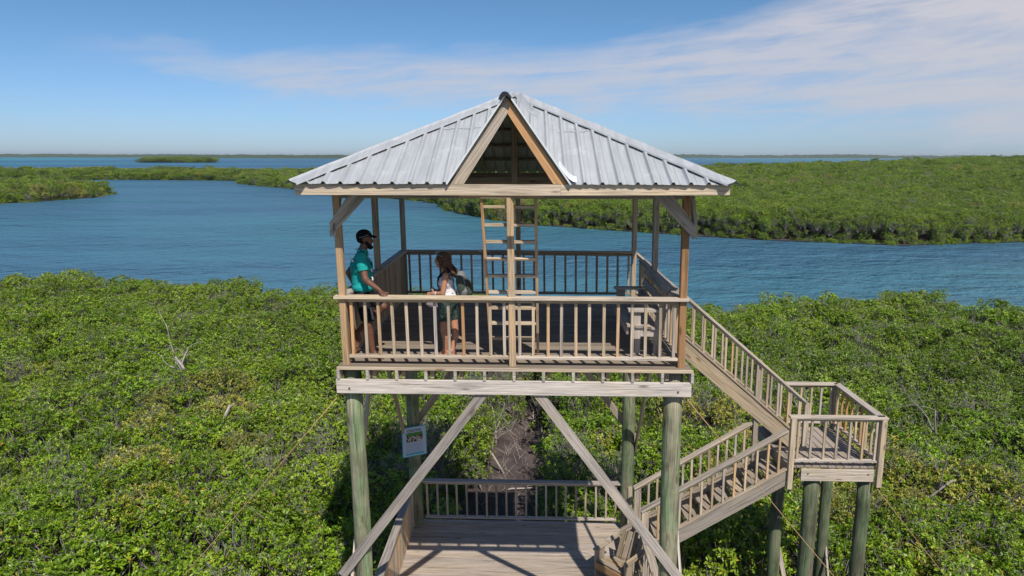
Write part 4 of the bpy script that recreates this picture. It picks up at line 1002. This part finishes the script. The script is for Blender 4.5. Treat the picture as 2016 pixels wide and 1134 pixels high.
def eyes(c, f, s, parent, pre):
    c, f = Vector(c), Vector(f).normalized(); sd = Vector((-f.y, f.x, 0)).normalized()
    for q in (-1, 1):
        body([('e', c + f * .083 * s + sd * q * .030 * s + Vector((0, 0, .014 * s)), (.010, .011, .009))], 'eye', EYE, parent, voxel=.003, smooth_it=1)
EYE = simple('eye_dark', (.03, .02, .018), .25, 0)

# man
MY = .36
man = empty('person', (-2.0, .36, 0), 'man in teal t-shirt and black cap resting one hand on the front rail', 'person')
def P(o_, root):
    o_.parent = root
    if root.type == 'EMPTY': o_.matrix_parent_inverse = Matrix.Translation(-Vector(root.location))
    return o_
hipR, hipL = (-2.07, .30, .86), (-2.08, .47, .87)
knR, anR, toR = (-2.00, .26, .475), (-1.955, .27, .085), (-1.80, .25, .0)
knL, anL, toL = (-1.83, .46, .70), (-2.23, .50, .31), (-2.24, .50, .045)
shR, shL = (-2.06, .205, 1.425), (-2.12, .57, 1.43)
elR, wrR = (-1.985, .12, 1.145), (-1.775, .005, 1.025)
elL, wrL = (-2.31, .50, 1.17), (-2.24, .56, .96)
hc = (-2.035, .385, 1.655); hf_ = (1, .12, -.05)
legs = [('c', hipR, knR, .088, .060), ('c', knR, (-1.99, .27, .36), .055, .058), ('c', (-1.99, .27, .36), anR, .056, .037), ('c', hipL, knL, .088, .062), ('c', knL, (-1.93, .47, .60), .056, .058), ('c', (-1.93, .47, .60), anL, .056, .037)]
torso = [('e', (-2.08, .385, .93), (.115, .165, .11), rotz(.15)), ('c', (-2.08, .385, .95), (-2.085, .385, 1.20), .115, .125), ('e', (-2.085, .385, 1.27), (.125, .175, .16), rotz(.15)), ('c', shR, shL, .062, .062), ('c', (-2.09, .385, 1.42), (-2.055, .385, 1.56), .068, .056)]
arms = [('c', shR, elR, .060, .044), ('c', elR, (-1.93, .08, 1.11), .043, .043), ('c', (-1.93, .08, 1.11), wrR, .043, .027), ('c', shL, elL, .060, .044), ('c', elL, wrL, .043, .027)]
prm = legs + torso + arms + head(hc, hf_) + foot(anR, toR) + hand(wrR, (-1.735, -.028, .990), (.55, -.75, -.10), (-.75, -.5, 0), (.1, -.1, 1), 1.0, .8, thumb=(.95, .05, -.18)) + hand(wrL, (-2.20, .58, .90), (.3, .1, -.8), (0, 1, 0), (-.5, 0, .3), 1.0, .6)
d_ = [('c', anL, (-2.20, .50, .22), .040, .036), ('c', (-2.24, .50, .27), (-2.225, .50, .12), .034, .030)]
for k in range(5): d_.append(('c', (-2.225, .47 + .016 * k, .11), (-2.215 + .004 * k, .465 + .018 * k, .045), .013, .010))
mb_ = P(body(prm + d_, 'body', SKIN_D, voxel=.0065, smooth_it=5), man); 
TEALC = cloth_mat('teal_jersey', (.012, .30, .285), .10)
shp = [('e', (-2.085, .385, .99), (.150, .188, .10), rotz(.15)), ('c', (-2.09, .385, 1.02), (-2.10, .385, 1.22), .142, .150), ('e', (-2.098, .385, 1.28), (.158, .198, .165), rotz(.15)), ('c', shR, shL, .080, .080), ('c', (-2.09, .385, 1.44), (-2.075, .385, 1.50), .075, .068)]
sh = P(body(shp, 't_shirt', TEALC, voxel=.009, smooth_it=5, cut=[((-2.08, .38, .945), (0, 0, -1)), ((-2.07, .385, 1.525), (.2, 0, 1))]), man)
for (a_, b__) in ((shR, Vector((-2.02, .160, 1.25))), (shL, Vector((-2.215, .545, 1.28)))):
    a_ = Vector(a_); P(body([('c', a_, b__, .083, .073)], 'sleeve', TEALC, voxel=.008, smooth_it=3, cut=[(tuple(b__), tuple((b__ - a_).normalized()))]), sh)
BLK = cloth_mat('black_shorts', (.014, .014, .018), .3)
shr = [('e', (-2.08, .385, .90), (.135, .178, .10), rotz(.15)), ('c', hipR, (-2.01, .265, .54), .110, .092), ('c', hipL, (-1.90, .46, .76), .110, .088)]
P(body(shr, 'shorts', BLK, voxel=.009, smooth_it=4, cut=[((-2.0, .27, .545), (.0, 0, -1)), ]), man)
side = MB(); side.prism([(-1.955, .185, .74), (-1.925, .175, .58), (-1.90, .18, .58), (-1.93, .19, .74)], (.002, -.006, 0), (0, 0, 1), (1, 0)); P(side.build('shorts_stripe', simple('grey_stripe', (.35, .36, .38), .8), None, leaning=False), man)
CAPM = cloth_mat('black_cap', (.008, .008, .010), .3)
hcv = Vector(hc); fv = Vector((1, .12, 0)).normalized(); sdv = Vector((-fv.y, fv.x, 0))
capo = P(body([('e', hcv + Vector((0, 0, .040)) - fv * .012, (.112, .094, .098), rotz(.12))], 'cap', CAPM, voxel=.008, smooth_it=3, cut=[(tuple(hcv + Vector((0, 0, .030))), (.18, 0, -1))]), man)
bm_ = MB()
for i in range(6):
    t0, t1 = -1 + i / 3, -1 + (i + 1) / 3
    def rim(t, out): return hcv + fv * (.085 + out * (.085 * math.sqrt(max(0, 1 - t * t * .8)))) + sdv * t * (.080 - .012 * out) + Vector((0, 0, .052 - .020 * out - .012 * t * t))
    bm_.prism([rim(t0, 0), rim(t1, 0), rim(t1, 1), rim(t0, 1)], (0, 0, .006), (1, 0, 0), (1, 0))
o_ = P(bm_.build('cap_brim', CAPM, None, leaning=False), man)
sb = MB(); q0 = hcv + Vector((0, 0, .060)) - sdv * .100
sb.tube([hcv - fv * .11 - sdv * .035 + Vector((0, 0, .030)), hcv - fv * .06 - sdv * .085 + Vector((0, 0, .034)), hcv + fv * .0 - sdv * .101 + Vector((0, 0, .048)), hcv + fv * .06 - sdv * .082 + Vector((0, 0, .066))], [.003] * 4, 5, (1, 0)); P(sb.build('cap_piping', simple('grey_piping', (.30, .30, .32), .7), None, leaning=False), man)
sb = MB(); sb.tube([hcv + fv * .072 - sdv * .062 + Vector((0, 0, .100)), hcv + fv * .076 - sdv * .066 + Vector((0, 0, .100))], [.009, .009], 10, (1, 0)); P(sb.build('cap_badge', simple('green_badge', (.02, .16, .14), .6), None, leaning=False), man)
HAIRB = cloth_mat('black_hair', (.010, .008, .008), .3, 40)
P(body([('c', hcv + fv * .03 - sdv * .060 - Vector((0, 0, .045)), hcv + fv * .062 - sdv * .045 - Vector((0, 0, .095)), .022, .026), ('c', hcv + fv * .03 + sdv * .060 - Vector((0, 0, .045)), hcv + fv * .062 + sdv * .045 - Vector((0, 0, .095)), .022, .026), ('e', hcv + fv * .070 - Vector((0, 0, .112)), (.040, .048, .030)), ('c', hcv + fv * .098 - sdv * .02 - Vector((0, 0, .044)), hcv + fv * .098 + sdv * .02 - Vector((0, 0, .044)), .007, .007)], 'beard', HAIRB, voxel=.006, smooth_it=3), man)
P(body([('e', hcv - fv * .035 + Vector((0, 0, .000)), (.082, .082, .062), rotz(.12))], 'hair', HAIRB, voxel=.007, smooth_it=3), man)
eyes(hcv, fv, 1.0, None, 'm')
for o in list(scene.objects):
    if o.name.split('.')[0] == 'eye' and o.parent is None: P(o, man)
WHT = simple('white_shirt_print', (.70, .74, .74), .7)
sb = MB()
for k in range(6):   # small illegible print across the back of the shoulder
    a = Vector((-2.205 + .011 * k, .215 - .006 * k + (.0 if k % 2 else .002), 1.425 - .0075 * k)); sb.prism([a, a + Vector((.008, -.004, -.004)), a + Vector((.006, -.006, -.040 + .010 * (k % 3))), a + Vector((-.002, -.002, -.034 + .010 * (k % 3)))], (-.004, -.005, .004), (0, 0, 1), (1, 0))
P(sb.build('shirt_print', WHT, None, leaning=False), man)
sb = MB()
for k, (x, z) in enumerate(((-1.955, 1.255), (-1.945, 1.235), (-1.945, 1.150), (-1.937, 1.135), (-1.938, 1.115))):
    a = Vector((x, .285, z)); sb.prism([a, a + Vector((.012, .006, .012)), a + Vector((.018, .010, -.010)), a + Vector((.004, 0, -.014))], (.006, -.006, 0), (0, 0, 1), (1, 0))
P(sb.build('chest_print', WHT, None, leaning=False), man)
LAN = cloth_mat('pale_blue_lanyard', (.22, .45, .62), .2)
sb = MB(); sb.tube([(-2.165, .36, 1.525), (-2.11, .295, 1.515), (-2.02, .28, 1.455), (-1.955, .30, 1.385), (-1.935, .33, 1.345)], [.007] * 5, 6, (1, 0)); P(sb.build('lanyard', LAN, None, leaning=False, smooth=True), man)
sb = MB(); sb.box(-1.948, -1.932, .315, .345, 1.30, 1.345, 'z', (1, 0)); P(sb.build('lanyard_clip', TAR, None, leaning=False), man)

# woman
wom = empty('person', (-.92, .5, 0), 'woman with long brown hair in white tank top and green shorts facing the man', 'person')
whc = Vector((-1.005, .50, 1.355)); wf = Vector((-1, .10, 0)).normalized(); wsd = Vector((-wf.y, wf.x, 0)); S_W = .90
whL, whR = (-.915, .41, .74), (-.89, .57, .74); wkL, waL, wtL = (-.985, .42, .395), (-.965, .46, .075), (-1.08, .455, .0)
wkR, waR, wtR = (-.835, .52, .395), (-.865, .44, .075), (-.955, .375, .0)
wsL, wsR = (-.935, .365, 1.155), (-.965, .645, 1.155); weL, wwL = (-.975, .345, .915), (-1.085, .40, .90); weR, wwR = (-1.00, .68, .92), (-1.09, .59, .90)
wp = [('e', (-.90, .49, .79), (.105, .150, .10)), ('c', (-.905, .49, .80), (-.935, .50, .98), .095, .095), ('e', (-.945, .50, 1.05), (.105, .140, .12)), ('e', (-1.02, .46, 1.04), (.045, .05, .05)), ('e', (-1.02, .55, 1.04), (.045, .05, .05)), ('c', wsL, wsR, .046, .046), ('c', (-.955, .50, 1.15), (-.985, .50, 1.28), .050, .043),
      ('c', whL, wkL, .085, .052), ('c', wkL, (-.955, .43, .28), .050, .052), ('c', (-.955, .43, .28), waL, .050, .031), ('c', whR, wkR, .085, .052), ('c', wkR, (-.825, .50, .28), .050, .052), ('c', (-.825, .50, .28), waR, .050, .031),
      ('c', wsL, weL, .045, .036), ('c', weL, wwL, .036, .023), ('c', wsR, weR, .045, .036), ('c', weR, wwR, .036, .023)]
wp += head(whc, wf, S_W) + foot(waL, wtL, .9) + foot(waR, wtR, .9) + hand(wwL, (-1.125, .42, .89), (-.8, .3, -.2), (0, 0, -1), (0, 1, 0), .85, .5) + hand(wwR, (-1.125, .57, .89), (-.8, -.3, -.2), (0, 0, -1), (0, -1, 0), .85, .5)
P(body(wp, 'body', SKIN_L, voxel=.0065, smooth_it=5), wom)
WTOP = cloth_mat('white_cotton', (.72, .69, .70), .06)
P(body([('e', (-.90, .49, .83), (.112, .156, .08)), ('c', (-.905, .49, .82), (-.935, .50, .98), .108, .106), ('e', (-.945, .50, 1.05), (.116, .150, .12)), ('e', (-1.02, .46, 1.04), (.055, .058, .060)), ('e', (-1.02, .55, 1.04), (.055, .058, .060)), ('c', (-.95, .43, 1.10), (-.95, .43, 1.185), .040, .030), ('c', (-.955, .57, 1.10), (-.955, .57, 1.185), .040, .030)], 'tank_top', WTOP, voxel=.008, smooth_it=4, cut=[((-.9, .5, .785), (0, 0, -1))]), wom)
FLOR = cloth_mat('dark_floral_shorts', (.012, .028, .022), c2=(.045, .075, .060))
P(body([('e', (-.90, .49, .77), (.120, .165, .085)), ('c', whL, (-.955, .415, .53), .100, .090), ('c', whR, (-.865, .55, .53), .100, .090)], 'shorts', FLOR, voxel=.008, smooth_it=4, cut=[((-.9, .5, .52), (0, 0, -1))]), wom)
HAIR = cloth_mat('brown_hair', (.095, .052, .032), .5, 30)
hp = [('e', whc - wf * .025 + Vector((0, 0, .030)), (.098, .085, .090)), ('e', whc - wf * .065 - Vector((0, 0, .03)), (.080, .085, .10))]
for k in range(9):
    t = -1 + k / 4; a = whc - wf * (.045 + .035 * (1 - t * t)) + wsd * t * .078 - Vector((0, 0, .02)); b2 = a - wf * (.075 + .045 * (k % 2)) + wsd * (t * .03 + .012 * ((k * 5) % 3 - 1)) - Vector((0, 0, .12 + .035 * (k % 3))); c2 = b2 - wf * .045 - Vector((0, 0, .05)); hp += [('c', a, (a + b2) / 2 + wf * .012 * (-1) ** k, .028, .018), ('c', (a + b2) / 2 + wf * .012 * (-1) ** k, b2, .018, .020), ('c', b2, c2, .017, .005)]
hp += [('c', whc + wf * .02 - wsd * -.078 + Vector((0, 0, .03)), whc - wf * .01 + wsd * .082 - Vector((0, 0, .12)), .018, .012), ('c', whc + wf * .02 - wsd * .078 + Vector((0, 0, .03)), whc - wf * .01 - wsd * .082 - Vector((0, 0, .12)), .018, .012)]
P(body(hp, 'hair', HAIR, voxel=.007, smooth_it=2), wom)
sb = MB(); sb.tube([whc + wf * .045 - wsd * .070 + Vector((0, 0, .095)), whc + wf * .070 - wsd * .03 + Vector((0, 0, .100)), whc + wf * .070 + wsd * .03 + Vector((0, 0, .100)), whc + wf * .045 + wsd * .070 + Vector((0, 0, .095))], [.010, .014, .014, .010], 6, (1, 0)); sb.tube([whc + wf * .045 + wsd * .074 + Vector((0, 0, .095)), whc - wf * .03 + wsd * .086 + Vector((0, 0, .060))], [.004, .004], 5, (1, 0))
P(sb.build('sunglasses', simple('pale_blue_glasses', (.25, .34, .42), .2), None, leaning=False, smooth=True), wom)
eyes(whc, wf, S_W, None, 'w')
for o in list(scene.objects):
    if o.name.split('.')[0] == 'eye' and o.parent is None: P(o, wom)
WB = MB(); WB.tube([(-1.070, .390, .902), (-1.080, .396, .901)], [.030, .030], 12, (1, 0)); P(WB.build('wristband', simple('white_band', (.6, .6, .6), .5), None, leaning=False, smooth=True), wom)
# backpack
bp = empty('backpack', (-.72, .52, .84), 'grey and green backpack worn on the back of the woman', 'backpack')
GRN = cloth_mat('grey_green_nylon', (.055, .070, .052), .15, rough=.8); GRY = cloth_mat('grey_nylon', (.19, .195, .20), .12, rough=.8)
Mt = Matrix.Rotation(R(-12), 4, 'Y')
P(body([('e', (-.715, .51, 1.00), (.085, .135, .165), Mt), ('e', (-.700, .51, .93), (.10, .14, .12), Mt), ('e', (-.735, .51, 1.12), (.07, .115, .09), Mt)], 'bag_body', GRY, voxel=.009, smooth_it=3), bp)
P(body([('e', (-.645, .50, .98), (.060, .105, .135), Mt), ('e', (-.64, .50, .92), (.065, .11, .09), Mt)], 'front_pocket', GRN, voxel=.009, smooth_it=3), bp)
P(body([('e', (-.735, .40, 1.02), (.060, .035, .15), Mt), ('e', (-.735, .62, 1.02), (.060, .035, .15), Mt)], 'side_panel', GRN, voxel=.009, smooth_it=3), bp)
sb = MB()
for y_ in (.415, .59): sb.tube([(-.80, y_, 1.13), (-.86, y_, 1.205), (-.95, y_, 1.205), (-1.045, y_ + .01, 1.12), (-1.05, y_, 1.00), (-.98, y_ - .02, .90), (-.84, y_, .90)], [.018, .020, .020, .016, .010, .007, .007], 8, (1, 0))
P(sb.build('shoulder_straps', BLK, None, leaning=False, smooth=True), bp)
sb = MB(); sb.tube([(-.78, .50, 1.175), (-.745, .50, 1.215), (-.71, .50, 1.18)], [.008] * 3, 6, (1, 0)); P(sb.build('carry_loop', BLK, None, leaning=False, smooth=True), bp)
sb = MB(); sb.box(-.602, -.590, .47, .475, .98, 1.02, 'z', (1, 0), c=.001); P(sb.build('zip_tag', simple('orange_tag', (.6, .25, .05), .6), None, leaning=False), bp)
# folded sheet in her hands
sh_ = MB()
sh_.prism([(-1.10, .45, .885), (-1.235, .50, .73), (-1.175, .50, .69), (-1.06, .45, .70)], (.001, -.002, 0), (1, 0, 0), (1, 0)); sh_.prism([(-1.10, .451, .885), (-1.16, .43, .84), (-1.07, .42, .80), (-1.06, .45, .82)], (.001, -.002, 0), (1, 0, 0), (1, 0))
o_ = sh_.build('folded_paper', simple('grey_pink_paper', (.34, .27, .29), .7), None, leaning=False); tag(o_, 'limp grey pink folded sheet hanging from the hands of the woman', 'paper')


# ------------------------------------------------------------------ dead wood, saplings and shrubs one can single out
def branchy(mb, p, d, L, r, depth, g, bend=.35):
    pts = [Vector(p)]; rad = [r]; d = Vector(d).normalized(); n = 5
    for i in range(n):
        d = (d + Vector((g.gauss(0, bend), g.gauss(0, bend), g.gauss(.05, bend * .7))) * .45).normalized(); pts.append(pts[-1] + d * L / n); rad.append(r * (1 - .5 * (i + 1) / n))
        if depth > 0 and i >= 1 and g.random() < .75:
            s = d.orthogonal().normalized(); s.rotate(Matrix.Rotation(g.uniform(0, 6.28), 3, d)); branchy(mb, pts[-1], (d * .6 + s * g.uniform(.6, 1.1)), L * g.uniform(.45, .7), rad[-1] * .7, depth - 1, g, bend)
    mb.tube(pts, rad, 6 if r > .02 else 4, (1, 0))
def dead(name, p, d, L, r, depth, seed, label, cat='dead tree', mat=None):
    g = random.Random(seed); mb = MB(); branchy(mb, p, d, L, r, depth, g); o = mb.build(name, mat or BONE, leaning=False, smooth=True, origin=p); return tag(o, label, cat)
dead('dead_tree', (-12.3, 15.8, -6.5), (.1, .2, 1), 2.1, .08, 3, 5, 'bleached bare forked branches sticking out of the green canopy left of the tower')
dead('dead_tree', (-9.4, 11.0, -6.4), (-.12, .15, 1), 1.6, .075, 1, 9, 'pale broken dead trunk standing below the forked dead branches', 'dead tree')
dead('dead_tree', (-.75, 15.8, -9.2), (-.35, .1, 1), 2.3, .050, 3, 12, 'tangled white dead mangrove at the left edge of the mud channel')
dead('dead_tree', (-1.5, 14.4, -9.2), (-.5, -.1, 1), 1.8, .034, 3, 14, 'low grey dead mangrove beside the mud channel just behind the back railing')
dead('dead_tree', (-1.15, 18.3, -9.2), (-.2, .1, 1), 1.7, .034, 3, 31, 'grey tangled dead shrub at the upper left edge of the mud channel')
dead('dead_tree', (-2.0, 15.6, -9.2), (.3, .1, 1), 1.9, .036, 3, 33, 'bare pale branches leaning over the mud channel from the left')
dead('dead_tree', (9.5, 11.9, -6.8), (-.3, .3, 1), 2.2, .035, 3, 21, 'thin grey leafless sapling behind the stair landing', mat=TWIG)
dead('dead_tree', (12.6, 11.4, -6.9), (.0, .2, 1), 2.2, .045, 3, 22, 'pale grey leafless tree right of the landing railing', mat=TWIG)
dead('dead_tree', (9.9, 7.9, -7.2), (.1, .1, 1), 2.3, .05, 3, 24, 'twisted grey bare trunk right of the landing poles', mat=TWIG)
dead('dead_tree', (14.6, 10.4, -6.9), (.1, .1, 1), 2.0, .035, 3, 26, 'bare grey twigs near the right edge of the picture', mat=TWIG)
def log(p0, p1, r, label, seed):
    g = random.Random(seed); mb = MB(); p0, p1 = Vector(p0), Vector(p1); pts = [p0.lerp(p1, i / 5) + Vector((g.gauss(0, .04), g.gauss(0, .04), .03 * math.sin(i))) for i in range(6)]
    mb.tube(pts, [r * (1 - .08 * i) for i in range(6)], 7, (1, 0)); branchy(mb, pts[3], (.5, .2, .5), .4, r * .4, 1, g); tag(mb.build('fallen_branch', BONE, leaning=False, smooth=True, origin=p0), label, 'branch', 'fallen branches on the channel mud')
log((1.0, 17.6, -9.12), (.68, 20.7, -9.05), .07, 'long pale branch lying along the right side of the mud channel', 1)
log((.1, 21.2, -9.1), (.52, 20.85, -9.0), .07, 'short white log across the far end of the mud channel', 2)
log((-.55, 14.3, -9.12), (.35, 14.5, -9.08), .035, 'thin pale stick lying across the mud just beyond the lower railing', 3)
def sapling(p, h, seed, label):
    g = np.random.default_rng(seed); e = empty('mangrove_sapling', p, label, 'sapling', 'mangrove saplings in the mud channel')
    mb = MB(); p = Vector(p); t = p + Vector((.03, 0, h)); mb.tube([p, p.lerp(t, .5) + Vector((.02, .01, 0)), t], [.014, .011, .008], 5, (1, 0)); o = mb.build('stem', TWIG, leaning=False); P(o, e)
    C = []; Dv = []; Nv = []
    for k in range(26):
        a = g.uniform(0, 6.28); u = g.uniform(.45, 1); C.append(np.array(p.lerp(t, u)) + g.normal(size=3) * .05); Dv.append([math.cos(a), math.sin(a), g.uniform(.2, .8)]); Nv.append([0, 0, 1])
    V, F = leaf_quads(np.array(C), unit(np.array(Dv)), unit(np.array(Nv) + g.normal(size=(26, 3)) * .2), np.full(26, .16), np.full(26, .075)); me = np_mesh('leaves', V - 0, F, [LEAF], None, np.full(len(F), .6)); o = bpy.data.objects.new('leaves', me); COL.objects.link(o); P(o, e)
for i, (x, y, h) in enumerate(((.27, 19.7, .5), (.9, 18.1, .45), (.72, 13.1, .35), (.38, 17.4, .40), (-1.4, 16.3, .55))):
    sapling((x, y, WL + .12), h, i, ('small sapling at the far end of the mud channel', 'sapling beside the long fallen branch', 'lowest sapling in the channel right behind the lower railing', 'sapling in the middle of the mud channel', 'bushy sapling at the left edge of the mud channel')[i])
g_ = np.random.default_rng(77); seg = []
for k in range(130):   # sticks and roots strewn over the mud
    t = g_.random(); y = 12.6 + 11 * t; xl = -2.0 + 2.1 * t; x = xl + .3 + abs(g_.normal(-.3, .5)) if g_.random() < .75 else g_.uniform(xl, .95); a = g_.uniform(0, 3.14); L = g_.uniform(.15, .6); z = WL + .14
    if x > 1.0: continue
    seg.append(((x, y, z), (x + math.cos(a) * L, y + math.sin(a) * L, z + g_.uniform(0, .45)), .009, .004))
V, F = tubes_np(seg); o = bpy.data.objects.new('driftwood', np_mesh('driftwood', V, F, [BONE], None, np.zeros(len(F)))); COL.objects.link(o); tag(o, 'pale sticks and roots strewn over the dark channel mud', 'driftwood', kind='stuff')
def shrub(p, s, k, label):
    e = empty('buttonwood_shrub', (p[0], p[1], WL + .12), label, 'shrub', 'yellowish shrubs standing out of the mangroves')
    me = bpy.data.objects['crown_b%d' % (k % 2)].data
    for j, (dx, dy, dz, ss) in enumerate(((0, 0, 0, 1), (.55, .1, -.25, .75), (-.5, .25, -.2, .7))):
        o = bpy.data.objects.new('crown', me); COL.objects.link(o); o.location = (p[0] + dx * s, p[1] + dy * s, p[2] + dz * s); o.scale = (s * ss * .85, s * ss * .85, s * ss); o.rotation_euler = (0, 0, j * 2.1 + k); P(o, e)
    mb = MB(); mb.tube([(p[0], p[1], WL), (p[0] + .1, p[1], (WL + p[2]) / 2), (p[0], p[1], p[2] - .4)], [.06, .05, .03], 6, (1, 0)); P(mb.build('trunk', TWIG, leaning=False), e)
shrub((-10.4, 8.2, -5.1), 1.25, 0, 'grey olive buttonwood bush low on the left of the picture')
shrub((-11.2, 15.2, -5.0), 1.3, 1, 'olive bush around the foot of the forked dead branches')
shrub((-9.9, 12.4, -5.1), 1.0, 0, 'olive bush beside the broken dead trunk')
shrub((-6.6, 6.1, -5.2), 1.0, 1, 'yellowish bush at the bottom of the picture left of the guy wire')
shrub((2.6, 10.9, -5.4), 1.1, 0, 'yellow green bush between the mud channel and the back right pole')
shrub((9.8, 10.4, -5.2), 1.5, 1, 'yellowish bush behind the right corner of the stair landing')
shrub((9.4, 5.2, -5.5), 1.3, 0, 'golden bush low on the right of the landing poles')
shrub((11.6, 8.4, -5.2), 1.3, 1, 'pale olive bush among the bare trees right of the landing')
shrub((8.2, 7.0, -5.3), 1.1, 1, 'golden green bush just right of the landing railing')
shrub((12.6, 6.4, -5.3), 1.2, 0, 'yellow bush at the lower right edge of the picture')
shrub((-9.2, 6.3, -5.2), 1.0, 0, 'small golden bush at the lower left, left of the yellowish one')
shrub((4.6, 9.6, -5.3), 1.0, 1, 'yellow green bush seen above the lower stair railing')

bmh = bmesh.new(); bmesh.ops.create_cube(bmh, size=1); meh = bpy.data.meshes.new('haze'); bmh.to_mesh(meh); bmh.free()
hz = bpy.data.objects.new('haze', meh); COL.objects.link(hz); zb0, zt0 = WL - 1.0, 40.0; hz.location = (0, 6200, (zb0 + zt0) / 2); hz.scale = (28400, 18000, zt0 - zb0); tag(hz, 'thin pale haze over the lagoon and the far coasts', kind='stuff')
mh = bpy.data.materials.new('thin_haze'); mh.use_nodes = True; Th = NT(mh.node_tree); Th.n.remove(Th.n['Principled BSDF']); pv = Th.new('ShaderNodeVolumePrincipled'); pv.inputs['Color'].default_value = (.93, .97, 1, 1); pv.inputs['Density'].default_value = .00005; pv.inputs['Anisotropy'].default_value = .2
Th.l.new(pv.outputs[0], Th.n['Material Output'].inputs['Volume']); meh.materials.append(mh)
for o in scene.objects:
    for md in o.modifiers: md.show_viewport = True
print('verts script done', len(scene.objects))
